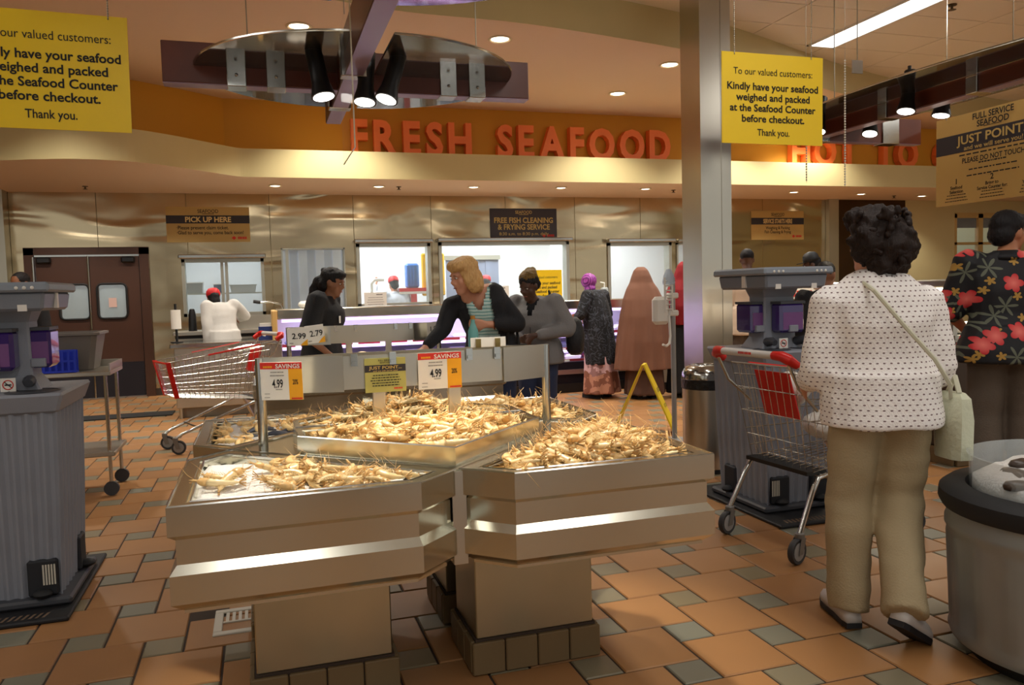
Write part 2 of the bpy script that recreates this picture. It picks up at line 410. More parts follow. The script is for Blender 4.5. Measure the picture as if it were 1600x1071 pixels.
# ------------------------------------------------------------------ double doors
mdoor = mat('brown_door', (74, 44, 30), .5); mdk = mat('dark_door_plate', (26, 24, 34), .4)
fr = MB()
for a, c, b, d in ((-2.98, 0, -2.86, 2.09), (-1.56, 0, -1.44, 2.09), (-2.98, 2.0, -1.44, 2.10)): fr.box((a, WY-.05, c), (b, WY+.1, d))
door = struct(fr.build('door_1', mat('brown_door_frame', (70, 42, 28), .45)))
mgl = mat('glass_pale', (190, 205, 205), .05, trans=.0, alpha=.25)
for k, (x0, x1) in enumerate(((-2.85, -2.215), (-2.20, -1.57))):
    cxw = -2.42+.02 if k == 0 else -1.93
    h = (cxw-.17, 1.13, cxw+.17, 1.58)
    mb = MB()
    for r in panel_rects(x0, x1, .02, 1.98, [h]): mb.box((r[0], WY-.02, r[1]), (r[2], WY+.03, r[3]))
    lf = mb.build('door_leaf', mdoor, door)
    mb = MB().box((x0, WY-.028, .02), (x1, WY-.02, .50)); mb.build('kick_plate', mdk, lf)
    rim = [(h[0], h[1]), (h[2], h[1]), (h[2], h[3]), (h[0], h[3])]
    rd = []
    for (qx, qz), a0 in zip(((h[2]-.05, h[1]+.05), (h[2]-.05, h[3]-.05), (h[0]+.05, h[3]-.05), (h[0]+.05, h[1]+.05)), (-90, 0, 90, 180)):
        rd += [(qx+.065*cos(R(a0+t)), WY-.03, qz+.065*sin(R(a0+t))) for t in (0, 30, 60, 90)]
    MB().tube(rd, .016, 6, closed=True).build('window_gasket', M_RUBBER, lf, smooth=True)
    MB().box((h[0], WY, h[1]), (h[2], WY+.01, h[3])).build('vision_pane', mgl, lf)
    hx = x0+.1 if k == 0 else x1-.14
    MB().box((hx-.08, WY-.09, 1.88), (hx+.1, WY-.02, 1.97)).build('hinge_box', M_BLACK, lf, bevel=.02)
    if k: MB().box((cxw-.05, WY-.012, 1.27), (cxw+.05, WY-.004, 1.40)).build('notice', mat('pink_note', (226, 190, 180), .7), lf)
MB().tube([(-2.208, WY-.035, .02), (-2.208, WY-.035, 1.98)], .012, 6).build('meeting_strip', M_CHROME, door); 
MB().box((-2.86, WY-.03, 1.975), (-1.56, WY-.02, 2.0)).build('head_strip', M_CHROME, door); MB().tube([(-2.87, WY-.06, 1.6), (-2.87, WY-.06, 1.97)], .012, 6).build('closer_rod', M_CHROME, door)
# ------------------------------------------------------------------ service windows in the steel wall
malu = mat('pale_aluminium', (176, 176, 164), .4, .7)
def win_frame(n, o, t=.05, mull=(), hood=True):
    x0, z0, x1, z1 = o; mb = MB()
    for a, c, b, d in ((x0, z0, x0+t, z1), (x1-t, z0, x1, z1), (x0, z1-t, x1, z1), (x0, z0, x1, z0+t)): mb.box((a, WY-.03, c), (b, WY+.16, d))
    w = struct(mb.build('window_%d' % n, malu))
    for x in mull: MB().box((x-.02, WY-.02, z0+t), (x+.02, WY+.04, z1-t)).build('mullion', malu, w)
    if hood: MB().box((x0-.03, WY-.14, z1+.005), (x1+.03, WY, z1+.06)).build('hood_ledge', M_CHROME, w, bevel=.01)
    MB().box((x0+t, WY+.05, z0+t), (x1-t, WY+.056, z1-t)).build('pane', mat('window_glass'), w)
    return w
win_frame(1, OPEN[1], .045, (-.48, -.42)); win_frame(2, OPEN[2], .02, (.43,), hood=False); win_frame(3, OPEN[3], .05); win_frame(4, OPEN[4], .05)
win_frame(5, OPEN[5], .05); win_frame(6, OPEN[6], .03)
# ------------------------------------------------------------------ prep rooms behind the wall
mroom = mat('prep_room_white', (214, 218, 218), .7); mcold = mat('cold_room_panel', (176, 184, 200), .5)
struct(MB().box((-4.6, 15.0, 0), (9.8, 15.1, 3)).build('wall_prep', mroom)); struct(MB().box((-4.6, WY+.17, 2.9), (9.8, 15.1, 3)).build('ceiling_prep', mroom))
struct(MB().box((.22, WY+.16, 0), (.3, 15, 2.9)).build('wall_prep_divider', mroom)); struct(MB().box((-1.36, WY+.16, 0), (-1.3, 15, 2.9)).build('wall_prep_divider', mroom))
struct(MB().box((-4.6, WY+.16, 0), (-4.5, 15, 2.9)).build('wall_prep_divider', mroom)); struct(MB().box((9.7, WY+.16, 0), (9.8, 15, 2.9)).build('wall_prep_divider', mroom))
struct(MB().box((5.2, WY+.16, 0), (5.25, 14.0, 2.9)).build('wall_prep_divider', mroom))
for (x, z, e) in ((-.5, 2.8, 26), (-2.4, 2.8, 20), (1.4, 2.8, 80), (4.0, 2.8, 75), (6.6, 2.8, 75)):
    lamp('prep_room_light', 'AREA', (x, 13.6, z), e, (.93, .97, 1), shape='RECTANGLE', size=1.2, size_y=1.2)
# strip curtains / cold-room walls, one strip each
for x0, x1, y, z0, z1, c in ((.36, 1.42, 13.1, .01, 2.7, mcold), (3.25, 4.25, 14.2, .01, 1.93, mat('clear_strip', (128, 138, 158), .3))):
    st = thing('strip_curtain', 'grey corrugated strip curtain hung behind the '+('first tall window' if x0 < 1 else 'wide window'), 'curtain', (0, 0, 0))
    n = 8
    for k in range(n):
        a = x0+(x1-x0)*k/n; b = x0+(x1-x0)*(k+1)/n
        MB().box((a+.004, y+.012*(k % 2), z0), (b+.006, y+.012*(k % 2)+.006, z1)).build('strip', c if k % 2 else mat('pale_strip', (206, 212, 222), .4) if x0 < 1 else c, st)
    MB().box((x0-.03, y-.03, z1), (x1+.03, y+.03, z1+.08)).build('track', malu, st)
# ------------------------------------------------------------------ seafood islands
def poly_off(P, d):
    """inset convex-ish polygon P (ccw) by d"""
    n = len(P); out = []
    for i in range(n):
        a, b, c = V((*P[i-1], 0)), V((*P[i], 0)), V((*P[(i+1) % n], 0))
        e1 = (b-a).normalized(); e2 = (c-b).normalized(); n1 = V((-e1.y, e1.x, 0)); n2 = V((-e2.y, e2.x, 0))
        m = (n1+n2); m = m/m.dot(n1) if m.length > 1e-6 else n1
        q = b+m*d; out.append((q.x, q.y))
    return out
def ccw(P):
    a = sum(P[i-1][0]*P[i][1]-P[i][0]*P[i-1][1] for i in range(len(P)))
    return P if a > 0 else P[::-1]
WX, WYY, ND, NB = .816, .785, .135, .14
def corner_bin_poly(sx, sy):
    # pentagon in island coordinates: notch in front/back edge, bevel, corner, bevel, side notch
    P = [(0, sy*(WYY-ND)), (sx*NB, sy*WYY), (sx*(WX), sy*WYY), (sx*WX, sy*NB), (sx*(WX-ND), 0)]
    return ccw(P)
M_GALV = mat('dull_steel_pedestal', (184, 178, 154), .3, 1.0, var=(5, .12))
M_COVE = mat('brown_cove_tile', (112, 92, 62), .45, var=(4, .1))
M_LINER = mat('bin_liner_steel', (190, 182, 160), .28, 1.0)
def ring(P, z): return [(x, y, z) for x, y in P]
PROF = [(0, .8), (0, .722), (.018, .708), (.018, .640), (0, .616), (0, .538), (.03, .512), (.03, .503)]
def bin_shell(P, zt, prof, lip, depth):
    mb = MB(); rings = [ring(poly_off(P, d), z) for d, z in prof[::-1]]
    rings += [ring(poly_off(P, lip), zt), ring(poly_off(P, lip), zt-.008), ring(poly_off(P, lip+.012), zt-.012), ring(poly_off(P, lip+.015), zt-depth)]
    return mb.loft(rings, cap=True)
def pedestal(root, x0, y0, x1, y1):
    p = MB().box((x0, y0, .125), (x1, y1, .53)).build('pedestal', M_GALV, root, bevel=.004)
    MB().box((x0-.006, y0-.006, .0), (x1+.006, y1+.006, .126)).build('grout_core', M_GROUT, p)
    e = .022; w = .113
    def tilebox(a, b):
        lo = tuple(min(s, t) for s, t in zip(a, b)); hi = tuple(max(s, t) for s, t in zip(a, b))
        mb = MB(); mb.box((lo[0], lo[1], .004), (hi[0], hi[1], .118)); return mb.build('cove_tile', M_COVE, p, bevel=.004)
    n = max(1, round((x1-x0)/w)); d = (x1-x0+2*e)/n
    for k in range(n):
        a = x0-e+k*d+.002; b = a+d-.004
        tilebox((a, y0-e, 0), (b, y0-.004, 0)); tilebox((a, y1+.004, 0), (b, y1+e, 0))
    n = max(1, round((y1-y0)/w)); d = (y1-y0)/n
    for k in range(n):
        a = y0+k*d+.002; b = a+d-.004
        tilebox((x0-e, a, 0), (x0-.004, b, 0)); tilebox((x1+.004, a, 0), (x1+e, b, 0))
DIA = [(0, -.63), (.425, -.2), (.425, .17), (0, .6), (-.455, .17), (-.455, -.2)]
def make_island(cx, cy, label):
    t = thing('seafood_island', label, 'display counter', (cx, cy, 0))
    for sx, sy in ((-1, -1), (1, -1), (-1, 1), (1, 1)):
        P = corner_bin_poly(sx, sy)
        b = bin_shell(P, .8, PROF, .045, .11).build('corner_bin', M_STEEL, t, smooth=20)
        # folded rim lip highlight
        L = poly_off(P, .004)
        MB().tube([(x, y, .8) for x, y in L], .004, 5, closed=True).build('rim_edge', M_CHROME, b, smooth=True)
        Pi = poly_off(P, .056); MB().tube([(x, y, .797) for x, y in Pi], .0045, 5, closed=True).build('inner_rim', M_CHROME, b, smooth=True)
    for sx, sy in ((-1, -1), (1, -1), (-1, 1), (1, 1)):
        x0 = -.62 if sx < 0 else .115; x1 = -.18 if sx < 0 else .555
        y0 = -.37 if sy < 0 else .10; y1 = y0+.30
        pedestal(t, x0, y0, x1, y1)
    # centre deck + raised diamond bins
    deck = ccw([(0, -.655), (.68, 0), (0, .655), (-.68, 0)])
    MB().prism(deck, .51, .797).build('deck', M_STEEL, t)
    for q in ((0, -.64), (0, .64), (.66, 0), (-.66, 0)): MB().box((q[0]-.022, q[1]-.022, .505), (q[0]+.022, q[1]+.022, .795)).build('notch_seam', M_STEELZ, t)
    D = ccw(DIA)
    for front in (True, False):
        P = ccw([(0, -.63), (.425, -.2), (.425, .0), (-.455, .0), (-.455, -.2)]) if front else ccw([(0, .6), (-.455, .17), (-.455, .004), (.425, .004), (.425, .17)])
        pr = [(0, .862), (0, .79)]
        b = bin_shell(P, .862, pr, .022, .07).build('raised_bin', M_STEEL, t, smooth=20)
        MB().tube([(x, y, .862) for x, y in poly_off(P, .003)], .0035, 5, closed=True).build('rim_edge', M_CHROME, b, smooth=True)
    # sign board on posts: faceted ring of steel plates standing along the centre line
    for x in (-.566, .53): MB().tube([(x, 0, .797), (x, 0, 1.124)], .017, 12).build('post', M_CHROME, t, smooth=True)
    for x in (-.145, .145): MB().box((x-.022, -.03, .86), (x+.022, .0, 1.02)).build('upright', M_STEELZ, t)
    z0, z1 = 1.0, 1.122
    def plate(name, a, b, z0, z1, th=.004):
        a, b = V((*a, 0)), V((*b, 0)); d = (b-a).normalized(); n = V((-d.y, d.x, 0))*th
        q = [a, b, b+n, a+n]; mb = MB(); mb.prism([(p.x, p.y) for p in q], z0, z1); return mb.build(name, M_STEELZ, t)
    F = [(-.575, -.005), (-.30, -.085), (.345, -.085), (.54, -.005)]; B = [(-.575, .005), (-.30, .085), (.345, .085), (.54, .005)]
    plate('sign_rail', F[1], F[2], z0, z1); plate('sign_wing', F[0], (F[1][0]+.02, F[1][1]-.012), z0-.006, z1+.004); plate('sign_wing', (F[2][0]-.02, F[2][1]-.012), F[3], z0-.006, z1+.004)
    plate('sign_rail', B[1], B[2], z0, z1); plate('sign_wing', B[0], B[1], z0, z1); plate('sign_wing', B[2], B[3], z0, z1)
    for x in (-.24, -.10, .19, .30):
        cl = MB().box((x-.012, -.1, 1.085), (x+.012, -.088, 1.13)); cl.box((x-.009, -.108, 1.092), (x+.009, -.1, 1.104)); cl.build('clip', M_CHROME, t)
    return t
ISL = [(.56, 3.02), (.76, 5.94)]
make_island(*ISL[0], 'stainless seafood island heaped with raw shrimp, nearer of the two, tile-footed pedestals')
make_island(*ISL[1], 'farther stainless seafood island showing 2.99 and 2.79 price cards')
# ------------------------------------------------------------------ price cards on the sign boards
M_ORNG = mat('price_orange', (240, 170, 20), .6); M_PRED = mat('price_red', (214, 44, 30), .6); M_GREENT = mat('pale_green_card', (176, 172, 96), .6); M_BAND = mat('dark_band', (44, 40, 46), .6); M_GTXT = mat('grey_print', (120, 116, 110), .8); M_TXTT = mat('tan_print', (196, 168, 96), .6)
def card(name, label, cat, o, u, v, w, h, face, th=.003, group=None):
    """flat card: root mesh with its own frame at its centre; returns (object, local frame builder)"""
    M = frame(o, u, v)
    mb = MB().box((-w/2, -h/2, -th), (w/2, h/2, 0)); ob = mb.build(name, face); ob.matrix_world = M; tag(ob, label, cat, group); return ob
I4 = Matrix.Identity(4)
def rects(mb, L, mi=0, lift=.0008):
    for x0, y0, x1, y1 in L: mb.add([(x0, y0, lift), (x1, y0, lift), (x1, y1, lift), (x0, y1, lift)], [(0, 1, 2, 3)], mi)
def smallprint(mb, cx, cy, w, lines, pitch, h, mi=0, rnd=None, lift=.001):
    """rows too small to read in the photograph: broken strokes of print"""
    rr = rnd or random.Random(3)
    for k in range(lines):
        ww = w*(rr.uniform(.7, 1)); x = cx-ww/2
        while x < cx+ww/2-.001:
            s = rr.uniform(.03, .1)*w; e = min(x+s, cx+ww/2)
            rects(mb, [(x, cy-k*pitch-h/2, e, cy-k*pitch+h/2)], mi, lift); x = e+.018*w
def savings_card(label, o, u, v, w, h):
    c = card('price_card', label, 'price card', o, u, v, w, h, M_PAPER)
    mb = MB(); rects(mb, [(-w/2, h*.32, w/2, h/2)]); mb.build('header', M_PRED, c)
    mb = MB(); rects(mb, [(w*.17, -h/2, w/2, h*.32)]); mb.build('yellow_strip', M_ORNG, c)
    mb = MB(); text_into(mb, 'SAVINGS', I4, w*.16, h*.40, w*.58, h*.11, bold=.02, lift=.002); mb.build('lettering', M_PAPER, c)
    mb = MB(); smallprint(mb, -w*.32, h*.38, w*.27, 1, .01, h*.05, lift=.002); mb.build('lettering', M_ORNG, c)
    mb = MB(); text_into(mb, '4.99', I4, -w*.1, -h*.06, w*.26, h*.22, bold=.02, lift=.002); text_into(mb, '20%', I4, w*.33, -h*.02, w*.13, h*.13, bold=.02, lift=.002); mb.build('lettering', M_INK, c)
    mb = MB(); smallprint(mb, -w*.1, h*.24, w*.4, 2, h*.09, h*.025, lift=.002); smallprint(mb, -w*.07, -h*.22, w*.2, 1, .01, h*.02, lift=.002); smallprint(mb, -w*.36, -h*.33, w*.16, 2, h*.1, h*.018, lift=.002); mb.build('small_print', M_GTXT, c)
    mb = MB(); rects(mb, [(w*.22, -h*.48, w*.48, -h*.44)], 0, .002); mb.build('small_print', M_PRED, c)
    return c
cx, cy = ISL[0]
yF = cy-.085-.012
savings_card('red-topped 4.99 savings card at left end of the nearer island sign rail', (cx-.495, cy-.112, 1.048), (.96, -.28, 0), (0, -.1, 1), .145, .135)
savings_card('red-topped 4.99 savings card in middle of the nearer island sign rail', (cx+.075, yF-.001, 1.052), (1, 0, 0), (0, 0, 1), .165, .135)
c = card('notice_card', 'pale green JUST POINT card on the nearer island sign rail', 'sign', (cx-.128, yF+.003, 1.047), (1, 0, 0), (0, 0, 1), .15, .125, M_GREENT)
mb = MB(); rects(mb, [(-.075, .012, .075, .038)]); mb.build('band', M_BAND, c)
mb = MB(); text_into(mb, 'JUST POINT...', I4, 0, .028, .12, .011, bold=.02, lift=.002); text_into(mb, 'and we will serve you!', I4, 0, .0165, .09, .0055, lift=.002); mb.build('lettering', M_TXTT, c)
mb = MB(); text_into(mb, 'FULL SERVICE', I4, 0, .054, .05, .006, bold=.02, lift=.002); text_into(mb, 'SEAFOOD', I4, 0, .046, .04, .006, bold=.02, lift=.002); smallprint(mb, 0, .0, .12, 5, .0095, .0035, lift=.002); mb.build('lettering', M_INK, c)
mb = MB(); smallprint(mb, .045, -.05, .04, 1, .01, .006, lift=.002); mb.build('logo_mark', M_PRED, c)
def blank_card(label, o, u, v, w, h, txt, swirl=True):
    c = card('price_card', label, 'price card', o, u, v, w, h, M_PAPER)
    mb = MB(); text_into(mb, txt, I4, w*.08, h*.05, w*.68, h*.32, bold=.015, lift=.002); mb.build('lettering', M_INK, c)
    mb = MB(); mb.add([(w*.12, -h/2, .001), (w/2, -h/2, .001), (w/2, -h*.14, .001), (w*.3, -h*.3, .001)], [(0, 1, 2, 3)]); mb.build('corner_flash', M_ORNG, c)
    mb = MB(); smallprint(mb, -w*.3, -h*.36, w*.24, 1, .01, h*.05, lift=.002); mb.build('small_print', M_GTXT, c)
    return c
cx2, cy2 = ISL[1]
blank_card('white 2.99 price card, left of the pair on the farther island', (cx2-.51, cy2-.11, 1.06), (1, -.12, 0), (0, -.12, 1), .14, .125, '2.99')
blank_card('white 2.79 price card tilted beside the 2.99 card', (cx2-.39, cy2-.125, 1.075), (1, -.12, .12), (-.1, -.12, 1), .13, .13, '2.79')
blank_card('white 1.99 price card at right end of the farther island', (cx2+.475, cy2-.085, 1.075), (.9, .42, .08), (-.05, -.1, 1), .12, .11, '1.99')
blank_label = MB().box((cx+.235, cy+.05, 1.122), (cx+.38, cy+.053, 1.16)); o = blank_label.build('card_holder', M_PAPER); tag(o, 'blank white card strip clipped behind the right end of the nearer sign rail', 'card')
for x in (cx+.265, cx+.345): MB().box((x-.01, cy+.04, 1.12), (x+.01, cy+.05, 1.155)).build('clip', mat('brass_clip', (150, 130, 80), .3, .8), o)
# ------------------------------------------------------------------ shrimp
M_SHR = mat('raw_shrimp', (236, 208, 150), .32, var=(40, .22), coat=.3)
g = NG(M_SHR); oi = g.n('ShaderNodeObjectInfo'); ge = g.n('ShaderNodeNewGeometry')
f = g.math('FRACT', g.math('ADD', oi.outputs['Random'], ge.outputs['Random Per Island']))
old = g.p.inputs['Base Color'].links[0].from_socket
cr = g.n('ShaderNodeValToRGB'); cr.color_ramp.elements[0].color = srgb(196, 158, 98); cr.color_ramp.elements[1].color = srgb(250, 228, 180)
e = cr.color_ramp.elements.new(.45); e.color = srgb(236, 200, 136); e = cr.color_ramp.elements.new(.75); e.color = srgb(238, 208, 160)
g.l(f, cr.inputs[0]); g.l(g.mix(.55, old, cr.outputs[0]), g.p.inputs['Base Color'])
M_SHRH = mat('shrimp_head', (226, 182, 118), .33, var=(50, .3))
M_DSHR = mat('grey_shrimp', (190, 168, 124), .35, var=(40, .3))
def shrimp_mesh(seed, curl=1.6, L=.115, heads=True, mats=None):
    """whole prawn: pointed head shield, six ringed tail segments, legs, feelers and tail fan"""
    rr = random.Random(seed); mb = MB(); n = 8; rad = L/curl; rings = []; W = L*.125
    prof = [.10, .55, .82, .98, 1.0, .90, 1.0, .86, .94, .78, .84, .66, .70, .50, .52, .30, .16]
    K = len(prof)-1
    for i, k in enumerate(prof):
        t = i/K; a = (t-.5)*curl
        c = V((rad*sin(a), rad*(1-cos(a)), 0)); ny = V((-sin(a), cos(a), 0))
        rings.append([c+ny*(W*k*1.08*cos(q))+V((0, 0, 1))*(W*k*.82*sin(q)) for q in (2*pi*j/n for j in range(n))])
    mb.loft(rings[5:], True, 0); mb.loft(rings[:6], True, 1)
    a = -.5*curl; c0 = V((rad*sin(a), rad*(1-cos(a)), 0)); d = V((-cos(a), -sin(a), 0)); nn = V((sin(a), -cos(a), 0))
    mb.tube([c0-d*.012, c0+d*L*.10+nn*.002, c0+d*L*.20+nn*.006], [.005, .0032, .0006], 4, 1)
    for s in (-1, 1):
        e1 = c0+d*L*.30+V((0, 0, s*.014)); e2 = c0+d*L*.16+nn*rr.uniform(.0, .05)+V((0, 0, s*.05))
        mb.tube([c0, e1, e2], [.0013, .0010, .0006], 3, 1)
        mb.ell(c0-d*.014-nn*W*.2+V((0, 0, s*W*.6)), .0032, 5, 4, 1)
    a = .5*curl; c1 = V((rad*sin(a), rad*(1-cos(a)), 0)); d = V((cos(a), sin(a), 0)); nn = V((-sin(a), cos(a), 0))
    for s in (-1, -.35, .35, 1):
        e = c1+d*L*.17+V((0, 0, s*.016)); mb.loft([[c1+nn*.003, c1-nn*.003, c1-nn*.003+V((0, 0, s*.003)), c1+nn*.003+V((0, 0, s*.003))], [e+nn*.005, e-nn*.001, e-nn*.001+V((0, 0, .005)), e+nn*.005+V((0, 0, .005))]], True, 1)
    for k in range(7):
        a = (-.42+.1*k)*curl; c = V((rad*sin(a), rad*(1-cos(a)), 0)); ny = V((-sin(a), cos(a), 0)); tt = V((cos(a), sin(a), 0))
        for s in (-1, 1):
            p0 = c+ny*W*.8+V((0, 0, s*W*.35)); mb.tube([p0, p0+ny*.012-tt*.004, p0+ny*.018-tt*.014+V((0, 0, s*.006))], [.0016, .0013, .0006], 3, 0)
    return mb.mesh('shrimp', mats or [M_SHR, M_SHRH], 'all')
SHR = [shrimp_mesh(k, c, l) for k, (c, l) in enumerate(((1.6, .135), (2.5, .135), (1.0, .14), (2.0, .125), (2.9, .13)))]
DSH = [shrimp_mesh(k+9, c, l, mats=[M_DSHR, M_SHRH]) for k, (c, l) in enumerate(((1.7, .12), (2.6, .115), (1.1, .12)))]
def inside(P, x, y):
    c = False
    for i in range(len(P)):
        (x0, y0), (x1, y1) = P[i-1], P[i]
        if (y0 > y) != (y1 > y) and x < (x1-x0)*(y-y0)/(y1-y0)+x0: c = not c
    return c
def edge_dist(P, x, y):
    b = 9
    for i in range(len(P)):
        a, c = V(P[i-1]), V(P[i]); q = V((x, y)); t = max(0, min(1, (q-a).dot(c-a)/(c-a).length_squared)); b = min(b, (q-a-(c-a)*t).length)
    return b
def rot_rand(rr, tilt):
    return (Matrix.Rotation(rr.uniform(0, 2*pi), 4, 'Z') @ Matrix.Rotation(rr.uniform(-tilt, tilt), 4, 'X') @ Matrix.Rotation(rr.uniform(-tilt, tilt), 4, 'Y'))
M_ICE = mat('crushed_ice', (238, 236, 232), .35, bump=(90, .5, 4))
M_BED = mat('shrimp_bed', (176, 138, 82), .5, var=(30, .4), bump=(60, .6))
def mound(P, zb, hfun, name, m, label, cat, kind=None, step=.02, origin=(0, 0)):
    xs = [p[0] for p in P]; ys = [p[1] for p in P]; mb = MB(); idx = {}
    nx = int((max(xs)-min(xs))/step)+1; ny = int((max(ys)-min(ys))/step)+1
    for i in range(nx+1):
        for j in range(ny+1):
            x, y = min(xs)+i*step, min(ys)+j*step
            if inside(P, x, y) : idx[i, j] = len(mb.v); mb.v.append((x, y, zb+hfun(x, y)))
    for (i, j), a in idx.items():
        if all(k in idx for k in ((i+1, j), (i+1, j+1), (i, j+1))): mb.f.append((a, idx[i+1, j], idx[i+1, j+1], idx[i, j+1])); mb.m.append(0)
    # rim skirt closes the mound to the bin wall
    o = mb.build(name, m, smooth='all'); tag(o, label, cat, kind=kind); return o
def fill(P, zb, H, n, meshes, label, group, rr, n_stuff=0, scale=1.0, tilt=.7, where=None, cx0=None, bedmat=None, bedname='shrimp_bed', bedlabel=None, sticky=0):
    """P world polygon; H peak height"""
    cxm = sum(p[0] for p in P)/len(P); cym = sum(p[1] for p in P)/len(P)
    flat = bedname == 'crushed_ice'
    hf = lambda x, y: H*min(1, edge_dist(P, x, y)/(.02 if flat else .16))**.8+.012*noise.noise(V((x*14, y*14, 3)))
    if bedlabel: mound(P, zb, lambda x, y: hf(x, y)*(1 if flat else .8)-.006, bedname, bedmat or M_BED, bedlabel, 'seafood', 'stuff')
    xs = [p[0] for p in P]; ys = [p[1] for p in P]; k = 0; tries = 0; pts = []
    inner = poly_off(ccw(P), .045)
    while k < n and tries < 20000:
        tries += 1; x = rr.uniform(min(xs), max(xs)); y = rr.uniform(min(ys), max(ys))
        if not inside(inner, x, y) or (where and not where(x, y)): continue
        if any((x-a)**2+(y-b)**2 < (.034*scale)**2 for a, b in pts): 
            if tries < 8000: continue
        pts.append((x, y)); z = zb+hf(x, y)+.010+rr.uniform(0, .014)*(0 if sticky else 1)
        o = link('shrimp', rr.choice(meshes)); o.matrix_world = Matrix.Translation((x, y, z)) @ rot_rand(rr, tilt) @ Matrix.Scale(scale*rr.uniform(.85, 1.15), 4)
        tag(o, label, 'shrimp', group); k += 1
    if n_stuff:
        mb = MB(); k = 0
        while k < n_stuff:
            x = rr.uniform(min(xs), max(xs)); y = rr.uniform(min(ys), max(ys))
            if not inside(inner, x, y) or (where and not where(x, y)): continue
            me = rr.choice(meshes); Mx = Matrix.Translation((x, y, zb+hf(x, y)*.97+.002)) @ rot_rand(rr, tilt) @ Matrix.Scale(scale*rr.uniform(.85, 1.1), 4)
            mb.add([Mx @ v.co for v in me.vertices], [tuple(p.vertices) for p in me.polygons]); mb.m[-len(me.polygons):] = [p.material_index for p in me.polygons]; k += 1
        tag(mb.build('shrimp_layer', list(meshes[0].materials), smooth='all'), 'lower layer of raw shrimp under '+group, 'seafood', kind='stuff')
def wpoly(sx, sy, I, ins=.062): 
    return poly_off([(x+I[0], y+I[1]) for x, y in corner_bin_poly(sx, sy)], ins)
def rpoly(front, I, ins=.04):
    P = ccw([(0, -.63), (.425, -.2), (.425, .0), (-.455, .0), (-.455, -.2)]) if front else ccw([(0, .6), (-.455, .17), (-.455, .004), (.425, .004), (.425, .17)])
    return poly_off([(x+I[0], y+I[1]) for x, y in P], ins)
rr = random.Random(11); I0 = ISL[0]
fill(wpoly(1, -1, I0), .745, .085, 92, SHR, 'pale raw whole shrimp heaped in the right front bin of the nearer island', 'shrimp in the right front bin', rr, 150, 1.05, .42, bedlabel='bed of shrimp filling the right front bin')
P = wpoly(-1, -1, I0, .052)
fill(P, .764, .018, 44, SHR, 'raw shrimp lying on the crushed ice of the left front bin', 'shrimp on ice in the left front bin', rr, 14, .82, .35,
     where=lambda x, y: (x > .02 and 2.31 < y < 2.56) or (.0 < x < .15 and 2.58 < y < 2.70) or (abs(x+.15) < .05 and abs(y-2.5) < .035),
     bedmat=M_ICE, bedname='crushed_ice', bedlabel='white crushed ice filling the left front bin of the nearer island')
fill(rpoly(True, I0), .80, .075, 74, SHR, 'golden raw shrimp piled in the front raised bin of the nearer island', 'shrimp in the front raised bin', rr, 130, .95, .42, bedlabel='bed of shrimp filling the front raised bin')
fill(rpoly(False, I0), .80, .085, 48, DSH, 'greyish shrimp in the rear raised bin of the nearer island', 'shrimp in the rear raised bin', rr, 90, .95, .5, bedlabel='bed of grey shrimp filling the rear raised bin')
fill(wpoly(-1, 1, I0, .052), .764, .02, 30, SHR, 'raw shrimp scattered on ice in the left rear bin', 'shrimp on ice in the left rear bin', rr, 24, .85, .4, where=lambda x, y: x > .12 or x < -.14 or rr.random() < .15, bedmat=M_ICE, bedname='crushed_ice', bedlabel='crushed ice filling the left rear bin of the nearer island')
fill(wpoly(1, 1, I0), .745, .065, 36, SHR, 'pale shrimp filling the right rear bin of the nearer island', 'shrimp in the right rear bin', rr, 80, 1.0, .45, bedlabel='bed of shrimp filling the right rear bin')
# dark-shelled pieces lying on the left rear ice
M_CRAB = mat('dark_blue_shell', (52, 56, 70), .3)
for k, (x, y, a) in enumerate(((-.02, 3.45, .4), (.05, 3.32, -.3), (-.06, 3.29, 1.2), (.12, 3.40, .2))):
    mb = MB().tube([(-.06, 0, 0), (-.02, .012, .008), (.03, .004, .006), (.065, -.018, 0)], [.004, .011, .009, .003], 6); mb.tube([(.02, .006, .004), (.05, .03, .006), (.075, .028, .002)], [.004, .006, .002], 5)
    o = mb.build('crab_claw', M_CRAB, smooth=True, loc=(x, y, .79), rotz=a); tag(o, 'dark blue crab claw on the ice of the left rear bin', 'crab claw', 'crab claws on the left rear ice')
